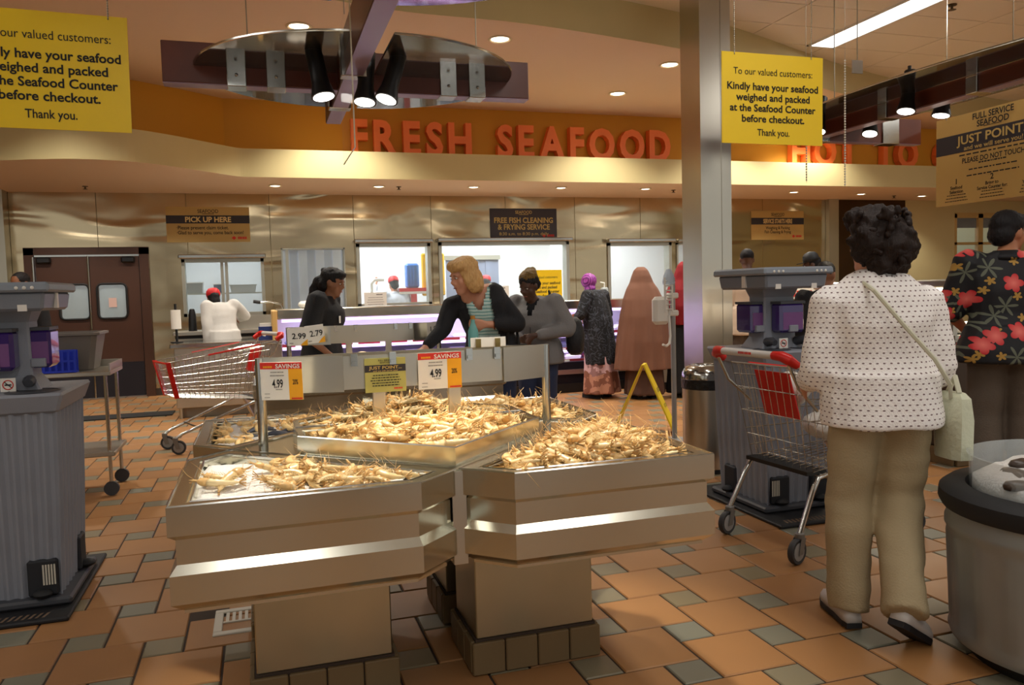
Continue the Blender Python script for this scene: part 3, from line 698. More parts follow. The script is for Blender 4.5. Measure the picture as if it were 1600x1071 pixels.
# farther island: fillets, mussels and tails on ice
def fillet(seed, m):
    r2 = random.Random(seed); mb = MB(); n = 10
    pr = [(r2.uniform(.75, 1.1)*cos(2*pi*k/n)*.06, r2.uniform(.75, 1.1)*sin(2*pi*k/n)*.035) for k in range(n)]
    mb.loft([[(x*.9, y*.9, 0) for x, y in pr], [(x, y, .012) for x, y in pr], [(x*.8, y*.8, .026) for x, y in pr], [(x*.3, y*.3, .032) for x, y in pr]]); return mb.mesh('fish_piece', m, 'all')
FM = [mat('pale_fish_flesh', (222, 196, 150), .4, var=(25, .15)), mat('golden_fish_flesh', (206, 168, 96), .4, var=(25, .15)), mat('dark_fish_skin', (70, 56, 46), .35, var=(30, .4))]
FL = [[fillet(k*3+j, FM[j]) for k in range(3)] for j in range(3)]
I1 = ISL[1]
for P, zb, lab in ((rpoly(True, I1), .80, 'front raised'), (rpoly(False, I1), .80, 'rear raised'), (wpoly(-1, -1, I1), .745, 'left front'), (wpoly(1, -1, I1), .745, 'right front'), (wpoly(-1, 1, I1), .745, 'left rear'), (wpoly(1, 1, I1), .745, 'right rear')):
    H = .06; hf = lambda x, y: H*min(1, edge_dist(P, x, y)/.16)**.8
    mound(P, zb, hf, 'crushed_ice', M_ICE, 'crushed ice filling the %s bin of the farther island' % lab, 'ice', 'stuff', step=.03)
    if 'raised' in lab:
        inner = poly_off(ccw(P), .06); pts = []; t = 0
        while len(pts) < 26 and t < 6000:
            t += 1; x = rr.uniform(I1[0]-.45, I1[0]+.45); y = rr.uniform(I1[1]-.6, I1[1]+.6)
            if inside(inner, x, y) and all((x-a)**2+(y-b)**2 > .004 for a, b in pts):
                pts.append((x, y)); j = 1 if x < I1[0]-.15 else (0 if x < I1[0]+.08 else 2)
                o = link('fish_piece', rr.choice(FL[j]), None, (x, y, zb+hf(x, y)+.004), rr.uniform(0, 6)); o.scale = (1, 1, 1.3)
                w = ('golden', 'pale', 'dark-skinned'); tag(o, '%s fish piece on ice in the %s bin of the farther island' % (('pale', 'golden', 'dark-skinned')[j], lab), 'fish piece', 'fish pieces on the farther island')
# ------------------------------------------------------------------ recessed downlights
M_BULB = mat('lit_bulb', (255, 246, 225), .5, emit=(255, 240, 215), es=6.0)
M_TRIM = mat('white_trim', (222, 206, 170), .5)
def downlight(x, y, z, r, label, e, group):
    t = thing('ceiling_light', label, 'ceiling light', (x, y, z), 0, group)
    MB().lathe([(r*1.0, .0), (r*1.08, -.006), (r*.92, -.012), (r*.8, -.004), (r*.74, .05)], n=20, cap=False).build('trim_ring', M_TRIM, t, smooth=True)
    MB().lathe([(r*.78, -.002), (r*.6, -.010), (.01, -.013)], n=16).build('diffuser', M_BULB, t, smooth=True)
    if e: lamp('downlight_beam', 'SPOT', (x, y, z-.03), e, WARM, spot_size=R(125), spot_blend=.6, shadow_soft_size=.07)
ordn = ('first', 'second', 'third', 'fourth', 'fifth', 'sixth', 'seventh', 'eighth')
for k, (x, y) in enumerate(((.286, 11.33), (1.669, 11.27), (3.015, 11.2), (4.338, 11.15), (5.717, 11.15), (8.507, 11.3), (9.973, 11.43), (11.438, 11.59))):
    downlight(x, y, 2.849, .085, 'small recessed light in the low soffit, %s from the left' % ordn[k], 62, 'lights in the low soffit')
for x in (-1.1, -2.5, 7.1): lamp('downlight_beam', 'SPOT', (x, 11.3, 2.82), 62, WARM, spot_size=R(125), spot_blend=.6, shadow_soft_size=.07)  # further soffit beams, spot lamps alone without a fitting
for k, (x, y, lab) in enumerate(((.483, 7.97, 'large round light in the tan ceiling above the left beam of the hanging fixture'), (2.457, 7.93, 'large round light in the tan ceiling between fixture and column'), (4.643, 8.4, 'large round light in the tan ceiling close beside the steel column'), (4.627, 9.77, 'round ceiling light directly above the letters SEAFOOD'))):
    downlight(x, y, 3.899, .115, lab, 190, 'lights in the tan ceiling')
for x, y in ((-2, 8.2), (1.0, 9.9), (6.8, 9.8), (8.2, 10.2)): lamp('downlight_beam', 'SPOT', (x, y, 3.87), 190, WARM, spot_size=R(125), spot_blend=.6, shadow_soft_size=.07)  # spot lamps alone, no round light is modelled at these points
for k, (x, y) in enumerate(((-2.072, 11.64), (1.953, 11.3), (6.257, 11.26), (10.869, 11.64))):
    t = MB().lathe([(.035, 0), (.035, -.008), (.012, -.01), (.012, -.035), (.03, -.038), (.03, -.042), (.004, -.044)], (0, 0, 0), 12).build('sprinkler_head', mat('dull_brass', (96, 78, 56), .4, .6), smooth=True, loc=(x, y, 2.85))
    tag(t, 'small sprinkler head under the low soffit, %s from the left' % ordn[k], 'sprinkler', 'sprinklers under the soffit')
o = MB().lathe([(.05, 0), (.05, -.01), (.014, -.012), (.014, -.05), (.045, -.055), (.004, -.06)], n=12).build('sprinkler_head', mat('dull_brass'), smooth=True, loc=(7.25, 6.95, 4.285)); tag(o, 'sprinkler head in the high panel ceiling beside the fluorescent light', 'sprinkler')
# fluorescent troffer
t = thing('ceiling_light', 'long bright fluorescent strip in the high panel ceiling', 'ceiling light', (6.82, 6.6, 4.285))
MB().box((-.17, -1.9, -.012), (.17, 1.9, -.004)).build('diffuser', mat('lit_diffuser', (255, 255, 250), .5, emit=(245, 248, 255), es=3.0), t)
mb = MB(); mb.box((-.2, -1.93, -.02), (-.17, 1.93, .0)); mb.box((.17, -1.93, -.02), (.2, 1.93, .0)); mb.box((-.2, 1.9, -.02), (.2, 1.93, 0)); mb.build('housing', M_WHITE, t)
# ------------------------------------------------------------------ hanging track fixtures: cherry beams crossed through a smoked glass lens
M_SMOKE = mat('smoked_glass', (120, 114, 104), .05, .85, alpha=.8)
M_UNDER = mat('lilac_beam_reflection', (140, 112, 128), .35)  # sky reflection painted as a lilac colour under the beams
def spotlamp(root, p, d, lit=True):
    """track head: stem, barrel, flared shade and bulb face; p hinge, d aim"""
    d = V(d).normalized(); M = frame(p, d.orthogonal(), d.cross(d.orthogonal()))
    # local z = u x v ; make it point along d
    q = d.to_track_quat('Z', 'Y').to_matrix().to_4x4(); M = Matrix.Translation(p) @ q
    b = MB().lathe([(.03, -.11), (.052, -.10), (.052, .12), (.056, .16), (.074, .23), (.076, .24)], n=20, M=M, cap=True).build('spot_head', M_BLACK, root, smooth=True)
    MB().lathe([(.064, .2405), (.056, .2445), (.004, .246)], n=18, M=M).build('lamp_face', mat('spot_face', (255, 255, 250), .4, emit=(255, 250, 240), es=9.0), b, smooth=True)
    MB().tube([V(p)+V((0, 0, .02)), V(p)+V((0, 0, .14))], .014, 8).build('stem', M_BLACK, b)
def fixture(cx, cy, label, a=1.06, bb=.95, xr=(-1.25, 1.22), yr=(-2.4, .98), heads=(), zb=2.74, beamx=True, lens=True):
    t = thing('track_light_fixture', label, 'light fixture', (cx, cy, zb))
    h = .26; w = .06
    if beamx: 
        bx = MB().box((xr[0], -w, 0), (xr[1], w, h)).build('cross_beam', M_WOOD, t, bevel=.004)
        MB().box((xr[0], -w+.004, -.006), (xr[1], w-.004, 0)).build('underside_reflection', M_UNDER, bx)
        for x in (-.8, -.55, .62, .83):
            mb = MB(); mb.box((x-.06, -w-.012, -.012), (x+.06, w+.012, h*.98)); s = mb.build('strap', M_CHROME, bx, bevel=.004)
            for z in (.06, .17): s2 = MB().ell((x, -w-.014, z), .012, 8, 5); s2.build('bolt', M_CHROME, bx, smooth=True)
    ox = -.09 if beamx else 0
    by = MB().box((ox-w, yr[0], -.01), (ox+w, yr[1], h)).build('long_beam', M_WOOD, t, bevel=.004)
    MB().box((ox-w+.004, yr[0], -.016), (ox+w-.004, yr[1], -.01)).build('underside_reflection', M_UNDER, by)
    for y in (-.45, .45): MB().box((ox-w-.02, y-.05, -.02), (ox+w+.02, y+.05, h*.6)).build('strap', M_CHROME, by, bevel=.004)
    if lens:
        for s in (-1, 1):
            P = [(s*.1, -bb)]+[(s*(.1+(a-.1)*sin(pi*k/24)), -bb*cos(pi*k/24)) for k in range(1, 24)]+[(s*.1, bb)]
            mb = MB().prism(ccw(P), .11, .124); mb.build('glass_lens', M_SMOKE, t, smooth=30)
            MB().tube([(x, y, .117) for x, y in P], .008, 5, closed=True).build('lens_rim', M_CHROME, t, smooth=True)
    for (x, y, z, d) in heads: spotlamp(t, (x, y, z), d)
    for (x, y) in ((-.72, .0), (.85, .0)):
        MB().tube([(x, y, h), (x, y, 3.88-zb if cy > 5.4 and x < .9 else 4.28-zb)], .004, 5).build('hanging_cable', mat('steel_cable', (150, 140, 120), .4, .6), t)
        MB().box((x-.05, y-.004, h-.05), (x+.05, y+.004, h+.05)).build('hanger_plate', M_CHROME, t)
    return t
fixture(.73, 5.68, 'cherry wood cross with smoked oval glass and black spotlights hanging over the farther island', heads=[(-.33, -.55, .05, (.16, -.2, -1)), (-.0, -.42, .06, (-.12, -.2, -1)), (.17, -.52, .05, (-.34, -.2, -1))])
fixture(.52, 3.32, 'nearer cherry wood light fixture of smoked glass at the top edge above the shrimp', yr=(-1.6, .0), heads=[(-.3, -.75, .05, (-.3, .1, -1)), (.3, -.75, .05, (.3, .1, -1))])
fixture(5.22, 5.2, 'long cherry wood light fixture with glass panes hanging right of the steel column', a=.62, bb=2.0, xr=(-1.0, 1.1), yr=(-2.6, 1.3), beamx=False, heads=[(-.12, .1, .19, (-.25, -.1, -1)), (.25, .1, .18, (-.2, 0, -1)), (-.22, 1.05, .2, (-.3, -.2, -1)), (.36, 1.05, .2, (-.3, -.2, -1))])
t = thing('cherry_beam', 'short cherry wood cross beam with chrome straps by the HOT TO GO letters', 'beam', (5.4, 6.55, 2.70))
bx = MB().box((-1.0, -.05, 0), (1.0, .05, .24)).build('timber', M_WOOD, t); MB().box((-1, -.046, -.006), (1, .046, 0)).build('underside_reflection', M_UNDER, t)
for x in (-.2, .62): MB().box((x-.1, -.065, -.012), (x+.1, .065, .245)).build('strap', M_CHROME, t, bevel=.004)
MB().tube([(0, 0, .24), (0, 0, 1.58)], .005, 5).build('hanging_cable', mat('steel_cable'), t)
# clear acrylic divider hanging edge-on in front of the fixture
o = MB().box((.505, 4.2, 2.1), (.511, 4.75, 2.85)).build('acrylic_panel', mat('clear_acrylic', (225, 225, 215), .05, trans=.0, alpha=.05)); tag(o, 'clear acrylic panel hanging edge-on below the fixture over the farther island', 'panel')
MB().tube([(.508, 4.2, 2.85), (.508, 4.2, 2.1), (.508, 4.75, 2.1)], .004, 5).build('panel_edge', mat('acrylic_edge', (225, 215, 190), .2), o)
MB().tube([(.508, 4.45, 2.85), (.508, 4.45, 3.0)], .003, 5).build('hook', M_CHROME, o)
# two bright ball chains hanging right of the column
for x, lab in ((3.36, 'left'), (3.66, 'right')):
    mb = MB(); z = 2.72 if x < 3.5 else 2.78
    z0 = 2.0 if x < 3.5 else 1.98
    k = 0
    while z > z0: mb.ell((0, 0, z-z0), .007, 6, 4); z -= .017
    # beads strung as one continuous chain
    o = mb.build('ball_chain', mat('bright_chain', (240, 236, 220), .2, .6), smooth=True, loc=(x+.05, 4.4, z0)); MB().tube([(0, 0, z-z0), (0, 0, 4.29-z0)], .0016, 4).build('cord', mat('steel_cable'), o); tag(o, 'bright ball chain hanging in front of the HOT TO GO letters, %s one' % lab, 'chain')
# task lighting (the fixtures' own lamps)
for (x, y, z, tx, ty, e) in ((.0, 3.2, 2.55, .1, 2.62, 300), (1.15, 2.9, 2.55, 1.02, 2.75, 300), (.5, 3.6, 2.6, .5, 3.15, 210), (.5, 5.7, 2.5, .4, 5.9, 150), (1.0, 5.8, 2.5, 1.0, 6.2, 170), (1.4, 3.6, 2.6, .9, 3.4, 150)):
    lamp('track_spot_beam', 'SPOT', (x, y, z), e*.42, (1, .92, .76), (tx, ty, .85), spot_size=R(48), spot_blend=.7, shadow_soft_size=.05)
for (x, y, tx, ty) in ((4.85, 5.3, 4.3, 5.2), (5.4, 5.3, 5.6, 5.3), (4.9, 6.3, 4.4, 6.6), (5.6, 6.3, 5.2, 7.2)):
    lamp('track_spot_beam', 'SPOT', (x, y, 2.5), 60, (1, .86, .62), (tx, ty, .3), spot_size=R(60), spot_blend=.7, shadow_soft_size=.05)
# ------------------------------------------------------------------ big wall letters
M_ORA = mat('orange_letters', (255, 132, 66), .5); M_ORAS = mat('orange_letter_side', (200, 62, 20), .5)
def wall_letters(name, label, s, x0, x1, z, h, yface, gaps):
    """each letter is a part: extruded, standing on the ledge of the fascia"""
    t = thing(name, label, 'sign', (x0, yface, z))
    geo = [(c, text_geo(c, .035, .1) if c != ' ' else None) for c in s]
    wd = []
    for c, g_ in geo:
        if g_: xs = [p.x for p in g_[0]]; wd.append(max(xs)-min(xs))
        else: wd.append(gaps[1])
    tot = sum(wd)+gaps[0]*(len(s)-1); k = (x1-x0)/tot; x = 0
    for (c, g_), w in zip(geo, wd):
        if g_:
            vs, fs = g_; mx = min(p.x for p in vs); mz = min(p.y for p in vs); zz = max(p.y for p in vs)-mz
            mb = MB(); mb.add([(x+(p.x-mx)*k, -p.z*.6-.06, (p.y-mz)*h/zz) for p in vs], fs)
            mb.build('letter', M_ORA, t)
        x += (w+gaps[0])*k
    return t
wall_letters('wall_letters', 'large orange FRESH SEAFOOD letters standing on the cream fascia', 'FRESH SEAFOOD', 1.27, 6.0, 3.205, .47, 10.98, (.16, .42))
wall_letters('wall_letters', 'large orange HOT TO GO letters on the fascia behind the hanging fixture', 'HOT TO GO', 8.15, 11.9, 3.205, .47, 10.98, (.16, .42))
# ------------------------------------------------------------------ hanging yellow customer notices
def yellow_notice(label, o, u, v, w, h, chains=None, first='To our valued customers:', gl=True):
    c = card('hanging_notice' if chains else 'customer_notice', label, 'sign', o, u, v, w, h, M_YEL, .006)
    mb = MB(); text_into(mb, first, I4, 0, h*.30, w*.78, h*.075, bold=.0, lift=.002); text_into(mb, 'Thank you.', I4, 0, -h*.37, w*.32, h*.075, lift=.002); mb.build('lettering', M_INK, c)
    mb = MB()
    for k, (s, f) in enumerate((('Kindly have your seafood', .90), ('weighed and packed', .73), ('at the Seafood Counter', .85), ('before checkout.', .62))):
        text_into(mb, s, I4, 0, h*(.135-.118*k), w*f, h*.078, bold=.022, lift=.002)
    mb.build('lettering', M_INK, c)
    if chains:
        for x in (-w*.38, w*.38):
            mb = MB(); y = h/2-.012
            mb.tube([(x, y, .001), (x, h/2+chains, .001)], .0022, 5); 
            k = 0
            while y < h/2+chains: mb.ell((x, y, .001), .0042, 5, 3); y += .011
            mb.build('bead_chain', mat('bead_chain_metal', (170, 165, 150), .25, .9), c)
    return c
yellow_notice('yellow hanging notice in front of the steel column, right of FRESH SEAFOOD', (3.005, 4.18, 2.447), (1, 0, 0), (0, -.01, 1), .708, .53, 1.55)
yellow_notice('yellow hanging notice cut off at the left edge of the view', (-.79, 3.83, 2.315), (1, 0, 0), (.025, -.01, 1), .61, .485, 1.65)
# ------------------------------------------------------------------ signs on the steel wall
def wall_sign(label, x0, z0, w, h, band, l1, l2, base=M_TANS, ink=M_INK, dark=False):
    c = card('wall_sign', label, 'sign', (x0+w/2, WY-.012, z0+h/2), (1, 0, 0), (0, 0, 1), w, h, base, .01)
    tx = M_TXTT
    if not dark:
        mb = MB(); rects(mb, [(-w/2, h*.03, w/2, h*.26)]); mb.build('band', M_BAND, c)
    mb = MB(); text_into(mb, 'SEAFOOD', I4, 0, h*.38, w*.25, h*.10, bold=.01, lift=.002); rects(mb, [(-w*.07, h*.295, w*.07, h*.31)], 0, .002); mb.build('lettering', tx if dark else ink, c)
    mb = MB()
    if dark:
        text_into(mb, l1[0], I4, 0, h*.12, w*.88, h*.17, bold=.025, lift=.003); text_into(mb, l1[1], I4, 0, -h*.1, w*.78, h*.17, bold=.025, lift=.003); text_into(mb, l2[0], I4, 0, -h*.32, w*.74, h*.1, bold=.01, lift=.003)
        mb.build('lettering', tx, c)
    else:
        text_into(mb, band, I4, 0, h*.145, w*.55, h*.145, bold=.03, lift=.003); mb.build('lettering', mat('pale_tan_print', (226, 196, 128), .6), c)
        mb = MB(); text_into(mb, l2[0], I4, -w*.38 if l2[2] == 'l' else 0, -h*.085, l2[3]*w, h*.1, lift=.002, align=l2[2]); text_into(mb, l2[1], I4, -w*.38 if l2[2] == 'l' else 0, -h*.225, l2[4]*w, h*.1, lift=.002, align=l2[2]); mb.build('lettering', ink, c)
    mb = MB(); mb.add([(w*.27, -h*.385, .002), (w*.30, -h*.44, .002), (w*.33, -h*.385, .002), (w*.30, -h*.33, .002)], [(0, 1, 2, 3)])
    smallprint(mb, w*.40, -h*.385, w*.14, 1, .1, h*.07, lift=.002); mb.build('logo_mark', M_PRED, c)
    return c
wall_sign('tan PICK UP HERE sign with a black band above the left pass-through window', -1.19, 2.16, 1.12, .5, 'PICK UP HERE', None, ('·Please present claim ticket.', '·Glad to serve you, come back soon!', 'l', .62, .80))
wall_sign('dark FREE FISH CLEANING sign above the wide window', 3.56, 2.17, 1.13, .49, '', ('FREE FISH CLEANING', '& FRYING SERVICE'), ('8:30 a.m. to 8:30 p.m. daily',), base=mat('dark_plum_sign', (50, 40, 46), .4), dark=True)
wall_sign('tan SERVICE STARTS HERE sign right of the steel column', 8.36, 2.13, 1.1, .51, 'SERVICE STARTS HERE', None, ('Weighing & Packing', 'Fish Cleaning & Frying', 'c', .46, .5))
yellow_notice('yellow customer notice taped inside the wide window over the refrigerated case', (4.42, WY-.03, 1.38), (1, 0, 0), (0, 0, 1), .66, .58)
# paper notices standing at the windows
for x, z, lab in ((1.70, 1.25, 'white typed notice standing below the third window, left of the service counter lights'), (3.66, 1.30, 'white typed notice beside the yellow notice in the wide window')):
    c = card('paper_notice', lab, 'notice', (x, WY-.05, z), (1, 0, 0), (0, 0, 1), .34, .26, M_PAPER, .003)
    mb = MB(); smallprint(mb, 0, .05, .28, 5, .034, .008); mb.build('small_print', M_GTXT, c); mb = MB(); smallprint(mb, .06, .095, .12, 1, .03, .014); mb.build('logo_mark', M_INK, c)
# ------------------------------------------------------------------ info board on the right (plane runs away from the viewer)
w, h = 1.36, .90
c = card('hanging_info_board', 'tan FULL SERVICE board with JUST POINT band hanging at the right edge', 'sign', (6.9, 6.80-w/2, 2.555), (0, -1, 0), (0, 0, 1), w, h, M_TANS, .008)
mb = MB(); rects(mb, [(-w/2, h*.08, w/2, h*.29)]); mb.build('band', M_BAND, c)
mb = MB(); text_into(mb, 'FULL SERVICE', I4, 0, h*.445, .46, .06, bold=.02, lift=.003); text_into(mb, 'SEAFOOD', I4, 0, h*.36, .36, .06, bold=.02, lift=.003); rects(mb, [(-.1, h*.315, .1, h*.322)], 0, .003)
text_into(mb, 'PLEASE DO NOT TOUCH', I4, 0, -h*.02, .70, .05, bold=.02, lift=.003); smallprint(mb, 0, .04, 1.0, 1, .1, .014, lift=.003); smallprint(mb, 0, -.06, .4, 1, .1, .014, lift=.003); smallprint(mb, 0, -.115, .7, 2, .06, .012, lift=.003); mb.build('lettering', M_INK, c)
mb = MB(); text_into(mb, 'JUST POINT...', I4, 0, h*.215, .84, .085, bold=.02, lift=.003); text_into(mb, 'and we will serve you!', I4, 0, h*.12, .66, .045, bold=.01, lift=.003); mb.build('lettering', M_TXTT, c)
for k, (n, a, b, x) in enumerate((('1', 'Seafood', 'Selection', -.42), ('2', 'Bring to', 'Service Counter for:', 0), ('3', 'Pick Up', 'Your Order', .44))):
    mb = MB(); text_into(mb, n, I4, x, -.215, None, .055, bold=.02, lift=.003); text_into(mb, a, I4, x, -.275, None, .032, bold=.02, lift=.003); text_into(mb, b, I4, x, -.318, .34 if k == 1 else None, .032, bold=.02, lift=.003)
    smallprint(mb, x, -.352, .3, 3, .03, .008, lift=.003); mb.build('lettering', M_INK, c)
mb = MB(); mb.add([(.38, -.42, .003), (.42, -.445, .003), (.46, -.42, .003), (.42, -.39, .003)], [(0, 1, 2, 3)]); smallprint(mb, .56, -.42, .18, 1, .1, .03, lift=.003); mb.build('logo_mark', M_PRED, c)
for x in (-.55, .55): MB().tube([(x, h/2-.02, .002), (x, 1.7, .002)], .004, 5).build('hanging_chain', mat('bead_chain_metal'), c)
# ------------------------------------------------------------------ grey portable hand-washing stations
M_POLY = mat('grey_polyethylene', (136, 140, 150), .5, var=(9, .08), bump=(160, .06))
M_POLYD = mat('dark_grey_plastic', (62, 64, 70), .5)
M_PURP = mat('violet_dispenser', (58, 36, 108), .12, coat=.8, alpha=.94); M_SOAP = mat('pink_soap', (112, 66, 124), .4)
def taper(b, x0, y0, x1, y1, z0, z1, ins, mi=0):
    b.loft([[(x0+ins, y0+ins, z0), (x1-ins, y0+ins, z0), (x1-ins, y1-ins, z0), (x0+ins, y1-ins, z0)], [(x0, y0, z1), (x1, y0, z1), (x1, y1, z1), (x0, y1, z1)]], True, mi)
def fluted(x0, y0, x1, y1, z0, z1, ins):
    """body wall with vertical flutes"""
    def outline(i, z):
        P = []
        def side(a, b, nx, ny):
            n = 8
            for k in range(n):
                t0 = k/n
                for tt, d in ((t0+.01, 0), (t0+.045, .012), (t0+.08, .012), (t0+.115, 0)):
                    q = a+(b-a)*tt; P.append((q.x-nx*d, q.y-ny*d, z))
        A, B, Cc, D = V((x0+i, y0+i)), V((x1-i, y0+i)), V((x1-i, y1-i)), V((x0+i, y1-i))
        side(A, B, 0, -1); side(B, Cc, 1, 0); side(Cc, D, 0, 1); side(D, A, -1, 0); return P
    return MB().loft([outline(ins, z0), outline(ins*.4, (z0+z1)/2), outline(0, z1)])
def station(label, cx, cy, w, d, mir=1):
    """origin at floor centre; mir=1: corner towards the viewer is front-left, -1: front-right"""
    t = thing('hand_wash_station', label, 'hand wash station', (cx, cy, .022))
    x, y = w/2, d/2
    b = fluted(-x+.035, -y+.035, x-.035, y-.035, .03, .86, .03).build('body', M_POLY, t, smooth=25)
    MB().box((-x+.02, -y+.02, 0), (x-.02, y-.02, .035)).build('base_flange', M_POLYD, t, bevel=.01)
    # foot recesses as solid boxes with their shade in the colour, pumps in front
    for fx, fy in ((mir*-.02, -y+.045), ) : pass
    for side in ('front', 'side'):
        for off in ((-.13, .14) if side == 'front' else (.12,)):
            mb = MB()
            if side == 'front': lo, hi = (off-.06, -y+.046, .04), (off+.06, -y+.09, .2)
            else: lo, hi = (-mir*(x-.046), off-.06, .04), (-mir*(x-.09), off+.06, .2)
            lo, hi = tuple(min(a, c) for a, c in zip(lo, hi)), tuple(max(a, c) for a, c in zip(lo, hi))
            mb.box(lo, hi); rc = mb.build('pedal_recess_shade', mat('recess_shade', (30, 32, 38), .7), t, bevel=.008)
            c = ((lo[0]+hi[0])/2, (lo[1]+hi[1])/2)
            q = (c[0], lo[1]-.012) if side == 'front' else ((lo[0]-.012) if mir > 0 else hi[0]+.012, c[1])
            MB().ell((q[0], q[1], .056), (.04, .034, .02), 12, 6).build('foot_pump', M_RUBBER, rc, smooth=True)
    # maker's plate near the corner
    mb = MB(); rects(mb, [(k*.011-.03, -.045, k*.011-.023, .045) for k in range(5)], 0, 0)
    o = mb.build('embossed_plate', mat('pale_plate', (196, 192, 178), .6), t); o.matrix_local = frame((-mir*(x-.1), -y+.028, .14), (1, 0, 0), (0, 0, 1))
    # counter slab with basin
    mb = MB(); taper(mb, -x, -y, x, y, .845, .935, .03); mb.build('counter_top', M_POLY, t, bevel=.012)
    for s in (-1, 1): MB().lathe([(.11, .937), (.10, .940), (.09, .932), (.02, .915)], (s*.13, -y+.13, 0), 20).build('basin', M_POLYD, t, smooth=True)
    # column with dispensers
    mb = MB(); mb.loft([[(-.15, -.12, .93), (.15, -.12, .93), (.15, .12, .93), (-.15, .12, .93)], [(-.11, -.085, 1.0), (.11, -.085, 1.0), (.11, .085, 1.0), (-.11, .085, 1.0)], [(-.105, -.08, 1.24), (.105, -.08, 1.24), (.105, .08, 1.24), (-.105, .08, 1.24)], [(-.125, -.10, 1.295), (.125, -.10, 1.295), (.125, .10, 1.295), (-.125, .10, 1.295)]])
    cl = mb.build('column', M_POLY, t, bevel=.008)
    for px_, py_, a in ((mir*.02, -.13, 0), (-mir*.135, .02, 1), (mir*.135, .02, 1)):
        sx, sy = (.085, .05) if not a else (.05, .085)
        o = MB().box((px_-sx, py_-sy, 1.03), (px_+sx, py_+sy, 1.205)).build('soap_dispenser', M_PURP, t, bevel=.015)
        MB().box((px_-sx*.8-.0, py_-sy*1.02, 1.05), (px_+sx*.8, py_-sy*.98, 1.15)).build('soap_window', M_SOAP, o)
        MB().box((px_-sx*1.0, py_-sy*1.02, 1.2), (px_+sx*1.0, py_+sy*1.02, 1.215)).build('dispenser_cap', M_POLYD, o)
        MB().box((px_-.03, py_-sy*1.25, 1.035), (px_+.03, py_-sy*.8, 1.075)).build('push_bar', M_POLY, o, bevel=.004)
    for s in (-1, 1):
        MB().tube([(s*.1, -.1, .975), (s*.12, -.17, .985), (s*.12, -.2, .975)], [.028, .024, .018], 10).build('faucet', M_POLYD, t, smooth=True)
    # no smoking sticker
    o = MB().box((-.03, -.002, -.03), (.03, 0, .03)).build('sticker', M_PAPER, t); o.location = (mir*-.03, -.155, .968)
    MB().tube([(.02*cos(k*pi/8), -.003, .02*sin(k*pi/8)) for k in range(16)], .0022, 4, closed=True).build('ring_mark', M_PRED, o)
    mb = MB(); mb.tube([(-.014, -.003, .014), (.014, -.003, -.014)], .002, 4); mb.box((-.013, -.004, -.003), (.013, -.003, .003)); tag(mb.build('bar_mark', M_INK, o), kind='stuff')
    # top tank with lid
    tk = MB(); taper(tk, -x+.06, -y+.06, x-.06, y-.06, 1.29, 1.375, .012); tk.build('top_tank', mat('slate_grey_plastic', (118, 124, 134), .45, bump=(160, .05)), t, bevel=.012)
    ld = MB(); taper(ld, -x+.04, -y+.04, x-.04, y-.04, 1.372, 1.415, -.004); l = ld.build('lid', mat('slate_grey_lid', (134, 142, 152), .42), t, bevel=.01)
    for k in range(6):
        xx = (-x+.10+(k % 3)*.03) if k < 3 else (x-.16+(k % 3)*.03)
        MB().ell((xx, -y+.036, 1.39), (.008, .004, .008), 8, 5).build('rivet', M_WHITE, l, smooth=True)
    for xx in (-mir*(x-.15), mir*.12): MB().box((xx-.018, -y+.068, 1.29), (xx+.018, -y+.075, 1.37)).build('label_strip', M_PAPER, t)
    MB().box((min(-mir*(x-.056), -mir*(x-.07)), -.05, 1.30), (max(-mir*(x-.056), -mir*(x-.07)), -.015, 1.37)).build('label_strip', M_PAPER, t)
    return t
def mat_pad(label, x0, y0, x1, y1):
    o = MB().box((x0, y0, 0), (x1, y1, .02)).build('rubber_mat', mat('black_mat', (16, 16, 20), .6), bevel=.006); tag(o, label, 'mat')
    mb = MB(); n = int((x1-x0-.12)/.026)
    for k in range(n): mb.add([(x0+.06+k*.026, y0+.03, .0206), (x0+.072+k*.026, y0+.03, .0206), (x0+.084+k*.026, y0+.085, .0206), (x0+.072+k*.026, y0+.085, .0206)], [(0, 1, 2, 3)])
    tag(mb.build('drain_slot', mat('worn_rubber', (104, 84, 66), .8), o), kind='stuff')
mat_pad('black rubber mat under the right grey hand wash station', 2.665, 3.66, 3.65, 4.62); mat_pad('black rubber mat under the left grey hand wash station', -1.8, 3.72, -.825, 4.62)
station('grey plastic hand wash station beside the loaded shopping cart, right of the steel bin', 2.975, 4.17, .55, .62, 1)
station('grey plastic hand wash station at the left edge of the view', -1.095, 4.16, .55, .62, -1)
